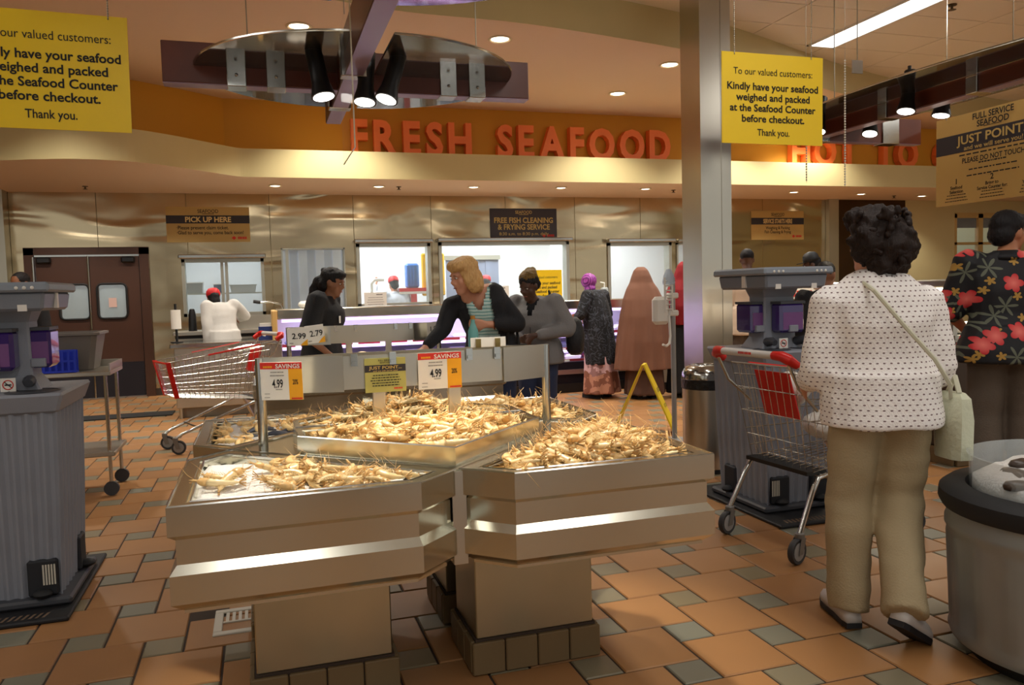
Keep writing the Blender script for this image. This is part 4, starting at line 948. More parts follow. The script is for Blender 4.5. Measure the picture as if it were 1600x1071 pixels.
# ------------------------------------------------------------------ shopping carts (origin on the floor between the rear wheels, pushing towards +X)
M_WIRE = mat('bright_cart_wire', (188, 188, 182), .25, .95); M_TUBE = mat('cart_tube', (196, 196, 192), .22, 1.0); M_TYRE = mat('grey_tyre', (54, 54, 56), .6)
def cart(label, loc, rotz):
    t = thing('shopping_cart', label, 'shopping cart', loc, rotz)
    W = .27; wf = .20
    def P(u, s, v):
        """u 0 rear..1 front, s -1..1, v 0 bottom..1 top"""
        xb, xt = .12, .02; fb, ft = .86, .93
        x0 = xb+(xt-xb)*v; x1 = fb+(ft-fb)*v; zb0, zb1 = .42, .50; zt0, zt1 = .93, .80
        w0 = (W-.04)+.04*v; w1 = (wf-.03)+.03*v
        return (x0+(x1-x0)*u, s*(w0+(w1-w0)*u), (zb0+(zb1-zb0)*u)*(1-v)+(zt0+(zt1-zt0)*u)*v)
    r = .0023; mb = MB()
    for s in (-1, 1):
        for k in range(19): mb.tube([P(k/18, s, 0), P(k/18, s, 1)], r, 4)
        for v in (0, .12, .3, .5, .72, .88): mb.tube([P(0, s, v), P(1, s, v)], r*1.25, 4)
    for k in range(11):
        s = -1+k/5; mb.tube([P(1, s, 0), P(1, s, 1)], r, 4); mb.tube([P(0, s, 0), P(0, s, 1)], r, 4); mb.tube([P(0, s, 0), P(1, s, 0)], r, 4)
    for v in (0, .25, .5, .75): mb.tube([P(1, -1, v), P(1, 1, v)], r*1.25, 4); mb.tube([P(0, -1, v), P(0, 1, v)], r*1.25, 4)
    for k in range(9): mb.tube([P(k/8, -1, 0), P(k/8, 1, 0)], r, 4)
    mb.build('wire_basket', M_WIRE, t, smooth=True)
    MB().tube([P(0, -1, 1), P(1, -1, 1), P(1, 1, 1), P(0, 1, 1)], .006, 6).build('top_rim', M_WIRE, t, smooth=True)
    for s in (-1, 1): MB().tube([P(.12, s*1.02, 1.01), P(.62, s*1.02, 1.01)], .0085, 6).build('rail_cover', M_RED, t, smooth=True)
    for s in (-1, 1):
        a, b = V(P(1, s, 0)), V(P(1, s, 1)); mb = MB(); mb.loft([[a+V((.008, s*.006+dy, -.01)), a+V((-.03, s*.006+dy, -.01)), b+V((-.03, s*.006+dy, .01)), b+V((.008, s*.006+dy, .01))] for dy in (-.008, .008)]); mb.build('corner_bumper', M_RED, t)
    MB().tube([P(1, -1, 1.0), P(1, 1, 1.0)], .009, 6).build('front_bumper', M_RED, t, smooth=True)
    # handle on bent arms
    for s in (-1, 1): MB().tube([P(.08, s, .6), (-.0, s*W, .84), (-.075, s*W, .985)], .008, 8).build('handle_arm', M_TUBE, t, smooth=True)
    h = MB().tube([(-.085, -.2, 1.0), (-.085, .2, 1.0)], .019, 12).build('handle', mat('grey_handle', (206, 202, 196), .4), t, smooth=True)
    mb = MB(); smallprint(mb, 0, 0, .13, 1, .01, .012, lift=0); o = mb.build('handle_print', M_PRED, h); o.matrix_local = frame((-.1045, .0, 1.002), (0, -1, 0), (0, 0, 1))
    for s in (-1, 1):
        mb = MB(); mb.tube([(-.085, s*.195, 1.0), (-.085, s*.25, 1.0), (-.07, s*.28, .985), (-.02, s*.28, .955)], [.022, .025, .027, .02], 10); mb.build('handle_end', M_RED, h, smooth=True)
    # child seat: red flap and folded wire back
    mb = MB(); mb.loft([[(.05, -.14, .90), (.05, .12, .90), (.12, .12, .66), (.12, -.14, .66)], [(.056, -.14, .90), (.056, .12, .90), (.126, .12, .66), (.126, -.14, .66)]]); mb.build('seat_flap', M_RED, t)
    mb = MB()
    for k in range(8):
        y = -.2+k*.057; mb.tube([(.05, y, .9), (.30, y, .86), (.22, y, .62)], r, 4)
    for z, x in ((.86, .30), (.74, .26), (.64, .225)): mb.tube([(x, -.21, z), (x, .21, z)], r*1.2, 4)
    mb.build('child_seat', M_WIRE, t, smooth=True)
    # chassis: bent tubes from rear casters up and forward down to the front casters
    for s in (-1, 1):
        MB().tube([(.0, s*.27, .14), (.09, s*.255, .33), (.13, s*.25, .395), (.18, s*.245, .405), (.45, s*.21, .31), (.82, s*.17, .175), (.88, s*.165, .14)], .0135, 10).build('chassis_tube', M_TUBE, t, smooth=True)
    for x, w, z in ((.15, .25, .405), (.70, .185, .225)): MB().tube([(x, -w, z), (x, w, z)], .009, 8).build('cross_tube', M_TUBE, t, smooth=True)
    MB().box((.08, -.23, .405), (.2, .23, .425)).build('basket_foot', M_BLACK, t)
    for x, w, yawc in ((0, .27, .3), (.88, .165, -.4)):
        for s in (-1, 1):
            c = MB(); Mz = Matrix.Translation((x, s*w, 0)) @ Matrix.Rotation(yawc, 4, 'Z')
            c.lathe([(.02, .15), (.024, .145), (.024, .125), (.02, .12)], (x, s*w, 0), 12)
            for q in (-.02, .02): c.add([Mz @ V(p) for p in ((-.02, q, .125), (.02, q, .125), (-.005, q, .05), (-.04, q, .05), (-.02, q*1.12, .125), (.02, q*1.12, .125), (-.005, q*1.12, .05), (-.04, q*1.12, .05))], [(0, 1, 2, 3), (4, 5, 6, 7), (0, 1, 5, 4), (1, 2, 6, 5), (2, 3, 7, 6), (3, 0, 4, 7)])
            co = c.build('caster', mat('caster_grey', (128, 126, 122), .4, .5), t, smooth=30)
            Mw = Mz @ Matrix.Translation((-.025, 0, .0625)) @ Matrix.Rotation(pi/2, 4, 'X')
            MB().lathe([(.045, -.013), (.058, -.015), (.062, -.008), (.062, .008), (.058, .015), (.045, .013)], n=20, M=Mw).build('wheel', M_TYRE, co, smooth=30)
            MB().lathe([(.028, -.016), (.044, -.014), (.044, .014), (.028, .016)], n=14, M=Mw).build('hub', mat('hub_grey', (150, 148, 146), .5), co, smooth=30)
    return t
cart('shopping cart with white bags beside the woman in the dotted blouse', (2.40, 3.45, 0), R(4))
cart('empty shopping cart standing before the far left service counter', (.02, 7.92, 0), R(201))
# grocery bags in the nearer cart
def bag(label, c, r, seed, m, cat='bag'):
    mb = MB(); mb.ell((0, 0, 0), r, 16, 10)
    me = mb.mesh('grocery_bag', m, 'all')
    for v in me.vertices: v.co += v.normal*(.035*noise.noise(V(v.co)*14+V((seed, 0, 0))))
    o = link('grocery_bag', me, None, c); tag(o, label, cat); return o
M_BAG = mat('white_bag_plastic', (226, 222, 214), .35, bump=(22, .5)); M_BAGO = mat('peach_bag_plastic', (208, 168, 130), .35, bump=(22, .5))
bag('white grocery bag on top in the nearer cart', (2.98, 3.5, .73), (.14, .13, .08), 1, M_BAG); bag('large white grocery bag filling the middle of the nearer cart', (2.86, 3.45, .60), (.18, .13, .08), 2, M_BAG); bag('peach-tinted grocery bag at the bottom of the nearer cart', (2.95, 3.44, .5), (.16, .13, .045), 3, M_BAGO); bag('white bag behind the red seat flap of the nearer cart', (2.62, 3.5, .80), (.07, .13, .08), 4, M_BAG)
# ------------------------------------------------------------------ steel trash can, bag pole, wet floor sign
t = thing('trash_can', 'round stainless trash can with domed lid and black liner beside the steel column', 'trash can', (3.08, 5.1, 0))
MB().lathe([(.17, .02), (.172, .03), (.172, .62)], n=36).build('body', M_STEELZ, t, smooth=30); MB().lathe([(.165, 0), (.174, .0), (.174, .03), (.165, .03)], n=36).build('base_ring', M_RUBBER, t, smooth=30)
MB().lathe([(.173, .60), (.178, .605), (.18, .67), (.172, .68)], n=36).build('liner_band', mat('bin_liner_black', (20, 20, 22), .35, bump=(40, .5)), t, smooth=30)
MB().lathe([(.176, .665), (.178, .675), (.172, .72), (.15, .755), (.125, .77), (.095, .772), (.09, .76), (.085, .70)], n=36, cap=False).build('dome_lid', M_CHROME, t, smooth='all')
t = thing('bag_stand', 'grey pole stand with white bag roll dispenser behind the right steel bin', 'bag stand', (3.39, 6.14, 0))
MB().tube([(0, 0, .02), (0, 0, 1.42)], .022, 12).build('pole', mat('grey_pole', (150, 150, 150), .4, .3), t, smooth=True); MB().lathe([(.17, 0), (.17, .012), (.03, .03)], n=24).build('base', mat('grey_pole'), t, smooth=30)
mb = MB(); mb.box((-.19, -.03, 1.02), (-.035, .05, 1.26)); mb.build('dispenser_box', M_WHITE, t, bevel=.03)
MB().lathe([(.05, 1.36), (.055, 1.38), (.045, 1.44), (.02, 1.49), (.004, 1.495)], (-.035, 0, 0), 16).build('clear_cap', mat('clear_cap', (190, 205, 225), .1, alpha=.6), t, smooth=True)
mb = MB()
for x in (-.09, -.02): mb.tube([(x, -.03, 1.12), (x, -.03, 1.42)], .009, 6)
for k in range(7): mb.tube([(-.09, -.03, 1.15+k*.04), (-.02, -.03, 1.15+k*.04)], .006, 5)
mb.build('bag_rack', M_WHITE, t); MB().tube([(-.055, -.03, 1.1), (-.05, -.04, .92), (-.07, -.06, .86), (-.11, -.08, .84), (-.15, -.09, .855)], .011, 8).build('hook', M_WHITE, t, smooth=True)
for z in (1.09, 1.24): MB().box((-.05, -.03, z), (.045, .03, z+.05)).build('clamp', M_WHITE, t, bevel=.01)
t = thing('wet_floor_sign', 'yellow folding wet floor sign standing open behind the right bin', 'wet floor sign', (3.40, 6.72, 0), R(56))
M_WF = mat('yellow_wet_sign', (236, 206, 20), .45)
for s in (-1, 1):
    mb = MB(); mb.loft([[(-.145, s*.29, 0), (.145, s*.29, 0), (.10, s*.012, .63), (-.10, s*.012, .63)], [(-.145, s*.275, 0), (.145, s*.275, 0), (.10, s*.0, .63), (-.10, s*.0, .63)]]); p = mb.build('panel', M_WF, t)
    mb = MB(); M4 = frame((0, s*.165, .30), (-s, 0, 0), (0, -s*.28/.63, 1)); text_into(mb, 'CAUTION', M4, 0, .1, .16, .04, bold=.02, lift=.004); text_into(mb, 'WET FLOOR', M4, 0, -.06, .17, .035, bold=.02, lift=.004); mb.build('lettering', M_INK, p)
# ------------------------------------------------------------------ galvanized tub with ice at the right edge
t = thing('ice_tub', 'ribbed galvanized tub with black rim and clear ice basin at right edge', 'ice tub', (2.675, 2.02, 0))
def ribbed(r, z, amp, n=160): return [(V((cos(2*pi*k/n), sin(2*pi*k/n), 0))*(r+amp*(1 if (k//4) % 2 else -1)*.5)+V((0, 0, z))) for k in range(n)]
rg = [ribbed(.36, .05, 0), ribbed(.385, .055, 0), ribbed(.392, .075, 0), ribbed(.385, .10, 0), ribbed(.386, .12, .006), ribbed(.398, .42, .006), ribbed(.398, .44, 0), ribbed(.406, .455, 0), ribbed(.406, .475, 0), ribbed(.40, .49, 0), ribbed(.402, .545, 0)]
MB().loft(rg).build('body', mat('galvanized_steel', (150, 154, 152), .45, .55, var=(5, .2)), t, smooth=50)
MB().lathe([(.3, 0), (.33, .0), (.33, .06), (.3, .06)], n=36).build('dolly', M_BLACK, t, smooth=30)
MB().lathe([(.36, .52), (.415, .525), (.428, .55), (.425, .585), (.40, .605), (.34, .605), (.33, .56)], n=48, cap=False).build('rim', M_RUBBER, t, smooth=True)
MB().lathe([(.325, .57), (.33, .70), (.337, .715), (.330, .716), (.322, .70), (.318, .57)], n=48, cap=False).build('clear_basin', mat('clear_plastic', (215, 222, 222), .05, alpha=.28), t, smooth=True)
mb = MB(); mb.lathe([(.318, .56), (.316, .63), (.25, .665), (.12, .69), (.005, .70)], n=40); me = mb.mesh('ice', M_ICE, 'all')
for v in me.vertices: v.co.z += .03*noise.noise(v.co*9)
tag(link('crushed_ice', me, t), kind='stuff')
for k in range(9):
    a = R(150+k*17); rad = .17+.06*(k % 3); o = link('oyster', FL[2][k % 3], None, (2.675+rad*cos(a), 2.02+rad*sin(a), .665-.035*(k % 3)*.6+.01), k*1.3); tag(o, 'dark shellfish piece on the ice in the galvanized tub', 'shellfish', 'shellfish in the galvanized tub')
# ------------------------------------------------------------------ floor drain
t = thing('floor_drain', 'white plastic floor drain grate under the left bin', 'drain', (-.085, 3.46, 0))
mb = MB()
for a in ((-.15, -.135, .15, -.1), (-.15, .1, .15, .135), (-.15, -.1, -.115, .1), (.115, -.1, .15, .1)): mb.box((a[0], a[1], -.004), (a[2], a[3], .006))
mb.build('drain_frame', mat('drain_white', (214, 210, 198), .5), t, bevel=.003); MB().box((-.115, -.1, -.02), (.115, .1, -.005)).build('drain_well', mat('drain_dark', (84, 80, 72), .8), t)
for k in range(9): MB().box((-.105+k*.025, .0, -.004), (-.092+k*.025, .095, .004)).build('grate_bar', mat('drain_white'), t)
MB().box((-.115, -.012, -.004), (.115, .0, .005)).build('grate_bar', mat('drain_white'), t)
for k in range(5): MB().box((-.1+k*.045, -.095, -.012), (-.092+k*.045, -.012, -.004), M=Matrix.Rotation(.3, 4, 'Z')).build('grate_bar', mat('drain_white'), t)
# ------------------------------------------------------------------ bus tub, blue crate and wire cart behind the left station
t = thing('utility_cart', 'steel utility cart behind the left hand wash station', 'cart', (-1.30, 6.3, 0))
for x in (-.38, .27):
    for y in (-.22, .22): MB().tube([(x, y, .1), (x, y, .86)], .013, 8).build('leg', M_TUBE, t); MB().lathe([(.05, -.014), (.05, .014)], n=14, M=Matrix.Translation((x, y, .05)) @ Matrix.Rotation(pi/2, 4, 'X')).build('wheel', M_TYRE, t)
for z in (.28, .84): MB().box((-.42, -.26, z), (.31, .26, z+.03)).build('shelf', M_STEELZ, t, bevel=.005)
mb = MB(); mb.box((-.42, -.26, .87), (-.41, .26, .92)); mb.box((.30, -.26, .87), (.31, .26, .92)); mb.box((-.42, .25, .87), (.31, .26, .92)); tag(mb.build('shelf_lip', M_STEELZ, t), kind='stuff')
mb = MB(); r0 = lambda x, y, z, b=.03: [(-x+b, -y, z), (x-b, -y, z), (x, -y+b, z), (x, y-b, z), (x-b, y, z), (-x+b, y, z), (-x, y-b, z), (-x, -y+b, z)]
mb.loft([r0(.20, .15, 0), r0(.24, .19, .24), r0(.26, .21, .245), r0(.26, .21, .262), r0(.235, .185, .262), r0(.195, .145, .02)]); o = mb.build('bus_tub', mat('warm_grey_plastic', (116, 108, 100), .5), loc=(-1.33, 6.38, .872), smooth=30); tag(o, 'grey plastic bus tub on the utility cart behind the left station', 'tub')
t = thing('blue_crate', 'blue plastic crate on the utility cart in front of the grey tub', 'crate', (-1.36, 6.1, .872))
mbl = mat('blue_plastic', (20, 50, 190), .4)
MB().box((-.16, -.03, 0), (.16, .03, .012)).build('base', mbl, t)
for k in range(9): MB().box((-.16+k*.038, -.035, 0), (-.145+k*.038, -.028, .15)).build('slat', mbl, t)
for z in (.0, .07, .14): MB().box((-.16, -.037, z), (.16, -.026, z+.015)).build('rail', mbl, t)
MB().box((-.16, .026, 0), (.16, .034, .15)).build('back_panel', mbl, t); 
# wet mat strip before the door
o = MB().box((-4.0, 10.05, 0), (-1.02, 10.42, .012)).build('door_mat', mat('black_mat')); tag(o, 'long black mat across the floor before the brown double doors', 'mat')
# ------------------------------------------------------------------ left service counter
t = thing('service_counter', 'low stainless counter on legs under the PICK UP HERE window', 'counter', (-.36, 9.98, 0))
MB().box((-.57, -.30, .12), (.60, .30, .80)).build('cabinet', M_STEELZ, t, bevel=.006); MB().box((-.61, -.34, .80), (.60, .34, .85)).build('worktop', M_CHROME, t, bevel=.008)
MB().box((-.55, -.2, 0), (.58, .28, .12)).build('plinth', mat('pale_plinth', (150, 140, 124), .6), t)
for x in (-.53, .54): MB().tube([(x, -.27, 0), (x, -.27, .12)], .02, 8).build('leg', M_STEELZ, t)
t = thing('back_counter', 'raised steel ledge with sink behind the low counter', 'counter', (-.4, 10.9, 0))
MB().box((-.6, -.25, 0), (.75, .25, .86)).build('cabinet', M_STEELZ, t); MB().box((-.62, -.28, .90), (.75, .28, .95)).build('worktop', M_STEELZ, t, bevel=.005); MB().box((-.6, -.25, .86), (.75, .25, .90)).build('rail', M_RUBBER, t)
MB().box((.1, .25, .95), (.75, .3, 1.12)).build('splash_back', M_STEELZ, t)
t = thing('towel_holder', 'white paper towel roll on a black upright holder at the counter end', 'towel holder', (-.92, 10.0, .85))
MB().lathe([(.07, 0), (.07, .012), (.012, .014)], n=16).build('base', M_BLACK, t); MB().tube([(0, 0, .01), (0, 0, .45)], .014, 8).build('rod', M_BLACK, t); MB().lathe([(.055, .16), (.055, .38)], n=16).build('paper_roll', M_PAPER, t, smooth=30)
o = MB().lathe([(.05, 0), (.045, .2), (.03, .27), (.02, .28)], n=14).build('black_canister', M_BLACK, smooth=30, loc=(-.80, 10.78, .95)); tag(o, 'tall black canister standing beside the paper towels', 'canister')
t = thing('mug', 'white mug with dark label on the steel ledge', 'mug', (-.65, 10.75, .95)); MB().lathe([(.042, 0), (.045, .01), (.045, .15), (.04, .15), (.038, .02)], n=16, cap=False).build('body', M_WHITE, t, smooth=30); MB().lathe([(.046, .03), (.046, .12)], n=16, cap=False).build('label_band', M_BLACK, t, smooth=True)
t = thing('squeeze_bottle', 'white squeeze bottle with yellow top on the steel ledge', 'bottle', (-.53, 10.72, .95)); MB().lathe([(.035, 0), (.038, .01), (.038, .12), (.03, .145)], n=14).build('body', M_WHITE, t, smooth=30); MB().lathe([(.03, .145), (.028, .16), (.012, .19), (.004, .22)], n=12).build('nozzle', M_YEL, t, smooth=30)
t = thing('blue_box', 'blue carton holding white papers at the right end of the low counter', 'box', (.07, 10.0, .85)); MB().box((-.085, -.06, 0), (.085, .06, .15)).build('carton', mat('navy_carton', (34, 50, 110), .5), t); MB().box((-.07, -.03, .1), (.06, .03, .19)).build('papers', M_PAPER, t); MB().lathe([(.028, 0), (.004, .002)], n=5, M=Matrix.Translation((-.02, -.061, .06)) @ Matrix.Rotation(pi/2, 4, 'X')).build('emblem', M_PAPER, t)
o = MB().tube([(.32, 10.85, .95), (.32, 10.85, 1.15), (.28, 10.83, 1.25), (.15, 10.78, 1.29), (.02, 10.75, 1.285)], .012, 8).build('faucet', M_CHROME, smooth=True); tag(o, 'tall curved chrome faucet spray beside the worker in white', 'faucet'); MB().tube([(.02, 10.75, 1.285), (-.06, 10.73, 1.30)], .022, 8).build('spray_head', M_BLACK, o)
# shelf seen through window 1
t = thing('kitchen_shelf', 'steel shelf with trays and tubs seen through the left pass-through window', 'shelf', (-.46, 13.6, 0))
MB().box((-.75, -.2, 1.42), (.7, .2, 1.44)).build('shelf_board', malu, t); MB().box((-.75, -.2, 1.02), (.7, .2, 1.05)).build('shelf_board', malu, t)
for x in (-.7, .65): MB().box((x, -.2, 0), (x+.04, -.16, 2.0)).build('post', malu, t)
for k, (x, z, w, h, c, lab) in enumerate(((-.95, 1.44, .26, .16, (150, 150, 146), 'grey food tub with white lid on the kitchen shelf'), (-.60, 1.44, .12, .13, (70, 80, 120), 'small blue-grey tub on the kitchen shelf'), (-.22, 1.44, .40, .11, (190, 192, 190), 'shallow steel pan on the kitchen shelf'), (-.72, 1.05, .16, .18, (90, 100, 150), 'blue carton on the lower kitchen shelf'), (-.45, 1.05, .2, .16, (176, 180, 190), 'pale carton on the lower kitchen shelf'), (-.05, 1.05, .35, .05, (46, 44, 46), 'dark tray on the lower kitchen shelf'))):
    b = MB(); b.loft([[(-w/2*.9, -.12, 0), (w/2*.9, -.12, 0), (w/2*.9, .12, 0), (-w/2*.9, .12, 0)], [(-w/2, -.14, h), (w/2, -.14, h), (w/2, .14, h), (-w/2, .14, h)]]); o = b.build('food_container', mat('container_%s' % ('grey', 'slate', 'steel', 'blue', 'pale', 'dark')[k], c, .5), loc=(x, 13.55, z)); tag(o, lab, 'container')
    MB().box((-w/2-.008, -.15, h), (w/2+.008, .15, h+.012)).build('lid', M_WHITE if k in (0, 1) else malu, o)
# prep room contents
t = thing('prep_rack', 'red-edged prep table rack behind the third window', 'rack', (2.55, 13.6, 0))
MB().box((-.3, -.25, 1.38), (.35, .25, 1.44)).build('shelf', M_RED, t); MB().box((-.1, -.25, 0), (.0, .0, 1.38)).build('post', M_RED, t); MB().box((-.3, -.25, .82), (.6, .25, .86)).build('shelf', malu, t)
MB().box((-.3, -.252, 1.34), (.35, .2, 1.38)).build('shelf_edge', M_WHITE, t)
o = MB().box((-.11, -.1, 0), (.11, .1, .42)).build('blue_bin', mat('mid_blue_plastic', (60, 110, 180), .5), loc=(2.54, 13.7, 1.44), bevel=.03); tag(o, 'blue plastic bin on the red rack behind the third window', 'bin')
for k in range(4): MB().box((-.1+k*.055, -.108, .04), (-.08+k*.055, -.1, .38)).build('rib', mat('mid_blue_plastic'), o)
o = MB().box((-.2, -.02, 0), (.2, .02, .72)).build('cutting_board', mat('yellow_board', (236, 186, 20), .5), loc=(2.86, 13.45, 1.30), bevel=.02); tag(o, 'large yellow cutting board standing behind the third window', 'board')
o = MB().tube([(1.75, 13.0, .0), (1.75, 13.0, 1.52), (1.8, 13.0, 1.58), (1.95, 13.0, 1.58)], .025, 8).build('grab_rail', M_WHITE, smooth=True); tag(o, 'white curved rail behind the paper notice of the third window', 'rail')
pt = thing('prep_table', 'long steel prep table inside the windows of the steel wall', 'table', (2.75, 12.75, 0)); MB().box((-2.3, -.25, 1.06), (2.4, .25, 1.12)).build('table_top', M_STEELZ, pt)
for x in (-2.2, 0, 2.3): MB().box((x-.03, -.2, 0), (x+.03, -.14, 1.06)).build('leg', M_STEELZ, pt)
o = MB().box((-.3, -.2, 0), (.3, .2, .06)).build('white_tray', M_WHITE, loc=(2.05, 12.75, 1.122), bevel=.02); tag(o, 'white tray on the sill of the third window', 'tray')
o = MB().box((-.16, -.08, 0), (.16, .08, .3)).build('grey_crate', mat('slate_crate', (96, 104, 124), .5), loc=(.98, 12.85, 1.122), bevel=.02); tag(o, 'slate grey crate behind the woman in black, inside the first tall window', 'crate')
for k in range(5): MB().box((-.14+k*.065, -.088, .03), (-.12+k*.065, -.08, .27)).build('slat', mat('slate_crate'), o)
bg_ = bag('crumpled white bag on top of the refrigerated case near its left end', (.62, 10.1, 1.24), (.16, .1, .05), 7, M_PAPER)
o = MB().box((-.05, -.04, 0), (.05, .04, .16)).build('pump_bottle', mat('clear_bottle', (190, 200, 205), .2, alpha=.6), loc=(4.62, 10.3, 1.20), bevel=.02); tag(o, 'clear pump bottle by the yellow window notice', 'bottle'); MB().tube([(0, 0, .16), (0, 0, .22), (-.06, 0, .23)], .01, 6).build('pump', M_WHITE, o)
# ------------------------------------------------------------------ refrigerated case (open multideck, violet-white tubes)
X0, X1 = .20, 5.6
t = thing('refrigerated_case', 'long open refrigerated case with violet light and stainless canopy', 'display case', (0, 0, 0))
MB().box((X0, 9.78, 1.08), (X1, 10.5, 1.20)).build('canopy', M_STEEL, t, bevel=.01); MB().box((X0, 10.42, .1), (X1, 10.5, 1.08)).build('back_panel', mat('case_interior', (200, 196, 214), .5), t)
MB().box((X0-.06, 9.70, .05), (X0, 10.5, 1.19)).build('end_panel', mat('tan_end_panel', (206, 168, 104), .5), t, bevel=.01); MB().box((X1, 9.70, .05), (X1+.06, 10.5, 1.19)).build('end_panel', mat('tan_end_panel'), t, bevel=.01)
MB().box((X0, 9.66, .0), (X1, 10.5, .12)).build('kick_base', M_BLACK, t); MB().box((X0, 9.68, .12), (X1, 9.80, .40)).build('front_apron', mat('dark_apron', (34, 34, 42), .3, .6), t); MB().box((X0, 9.66, .24), (X1, 9.69, .30)).build('bumper_rail', M_STEELZ, t)
lit = mat('violet_tube', (225, 205, 255), .4, emit=(214, 190, 255), es=1.5)
for z, y, e in ((1.06, 9.86, 1), (.72, 9.96, .8), (.52, 9.92, .6)): MB().tube([(X0+.05, y, z), (X1-.05, y, z)], .018, 8).build('light_tube', lit, t, smooth=True)
for x in (.9, 2.1, 3.2, 4.1): lamp('case_light', 'AREA', (x, 9.9, 1.04), 6, (.80, .70, 1), (x, 10.25, .5), shape='RECTANGLE', size=1.3, size_y=.08)
for z, y in ((.745, 9.98), (.545, 9.93), (.40, 9.80)):
    MB().box((X0, y, z), (X1, 10.42, z+.012)).build('shelf', mat('case_interior'), t); s = MB().box((X0, y-.012, z-.012), (X1, y, z+.028)).build('price_rail', mat('maroon_rail', (132, 34, 40), .5), t)
    mb = MB(); x = X0+.2
    while x < X1-.2: mb.box((x, y-.015, z-.006), (x+.07, y-.012, z+.022)); x += .34
    tag(mb.build('shelf_ticket', M_PAPER, s), kind='stuff')
rr = random.Random(5)
pk = [mat('pack_white', (232, 226, 232), .3, coat=.5), mat('pack_lilac', (190, 184, 224), .3, coat=.5), mat('pack_pink', (226, 120, 140), .3, coat=.5), mat('pack_slate', (96, 104, 150), .3, coat=.5)]
pm_ = []
for m in pk:
    b = MB(); b.loft([[(-.10, -.07, 0), (.10, -.07, 0), (.10, .07, 0), (-.10, .07, 0)], [(-.12, -.085, .03), (.12, -.085, .03), (.12, .085, .03), (-.12, .085, .03)], [(-.09, -.06, .055), (.09, -.06, .055), (.09, .06, .055), (-.09, .06, .055)]]); pm_.append(b.mesh('seafood_pack', m, 30))
for si, (z, y) in enumerate(((.757, 10.12), (.557, 10.08), (.412, 9.98))):
    x = X0+.2
    while x < X1-.2:
        k = rr.choice((0, 0, 1, 1, 3) if si < 2 else (2, 2, 0, 1)); h = rr.uniform(.9, 1.6)
        o = link('seafood_pack', pm_[k], None, (x, y, z), rr.uniform(-.1, .1)); o.scale = (1, 1, h); tag(o, 'wrapped %s seafood pack on the %s shelf of the refrigerated case' % (('white', 'lilac', 'pink', 'slate blue')[k], ('top', 'middle', 'lowest')[si]), 'seafood pack', 'packs on the %s case shelf' % ('top', 'middle', 'lowest')[si])
        x += rr.uniform(.25, .33)
# ------------------------------------------------------------------ right-hand hot counter
t = thing('hot_counter', 'dark brown serving counter with lit glass case behind the woman and the man', 'counter', (4.70, 4.45, 0))
mdb = mat('dark_brown_panel', (66, 52, 40), .35)
MB().box((0, 0, .12), (1.4, 1.7, .84)).build('cabinet', mdb, t, bevel=.008); MB().box((-.05, -.05, .84), (1.45, 1.75, .90)).build('worktop', mdb, t, bevel=.01); MB().box((-.03, .1, .62), (0, 1.65, .66)).build('bumper_rail', mdb, t)
for k in range(6): MB().box((-.022, .0+k*.28, 0), (-.002, .275+k*.28, .12)).build('cove_tile', M_COVE, t, bevel=.003)
for k in range(5): MB().box((.0+k*.28, -.022, 0), (.275+k*.28, -.002, .12)).build('cove_tile', M_COVE, t, bevel=.003)
MB().box((.1, .1, .90), (1.3, 1.6, .93)).build('case_floor', M_STEELZ, t); MB().box((.05, .1, 1.28), (1.3, 1.6, 1.34)).build('heat_hood', M_STEELZ, t, bevel=.01)
MB().box((.12, .15, 1.255), (.3, 1.55, 1.28)).build('heat_lamp', mat('warm_tube', (255, 244, 220), .4, emit=(255, 236, 205), es=5), t)
for y in (.12, .85, 1.58): MB().box((.08, y-.02, .93), (.12, y+.02, 1.28)).build('post', M_STEELZ, t)
lamp('hot_case_light', 'AREA', (5.1, 5.3, 1.25), 9, (1, .88, .68), (5.1, 5.3, .9), shape='RECTANGLE', size=.3, size_y=1.4)
for k in range(4):
    o = bag('', (5.05, 4.75+k*.40, .965), (.18, .15, .045), 20+k, (M_PAPER, mat('fried_food', (206, 150, 80), .5, bump=(60, .5)))[k % 2], 'food'); o.name = 'food_tray'; o['label'] = ('paper-lined food mound in the lit hot case, %s along the counter' % ordn[k])
c = card('counter_sign', 'white strip sign reading HOT SURFACE in red behind the woman', 'sign', (4.95, 6.6, 1.24), (1, 0, 0), (0, 0, 1), .9, .1, M_PAPER, .02)
mb = MB(); text_into(mb, 'HOT SURFACE', I4, 0, 0, .8, .06, bold=.02, lift=.003); mb.build('lettering', M_PRED, c); MB().box((-.44, -1.24, -.018), (-.42, -.05, -.002)).build('bracket', M_STEELZ, c); MB().box((.42, -1.24, -.018), (.44, -.05, -.002)).build('bracket', M_STEELZ, c)
# weighing counter behind the right station
t = thing('weigh_counter', 'stainless weighing counter with white scale behind the grey station', 'counter', (5.75, 9.6, 0))
MB().box((-1.1, -.3, .1), (1.3, .3, .86)).build('cabinet', M_STEELZ, t); MB().box((-1.13, -.33, .86), (1.33, .33, .90)).build('worktop', M_CHROME, t, bevel=.006); MB().box((-1.05, -.25, 0), (1.25, .28, .1)).build('plinth', M_BLACK, t)
t = thing('weighing_scale', 'white weighing scale standing on the counter right of the column', 'scale', (5.0, 9.5, .90)); MB().box((-.14, -.14, 0), (.14, .14, .09)).build('body', M_WHITE, t, bevel=.015); MB().box((-.13, -.13, .095), (.13, .13, .105)).build('pan', M_CHROME, t); MB().box((-.09, .08, .1), (.09, .12, .30)).build('display_head', M_WHITE, t, bevel=.01); MB().box((-.06, .074, .22), (.06, .081, .27)).build('screen', M_BLACK, t); MB().tube([(0, .1, .09), (0, .1, .2)], .015, 8).build('neck', M_WHITE, t)
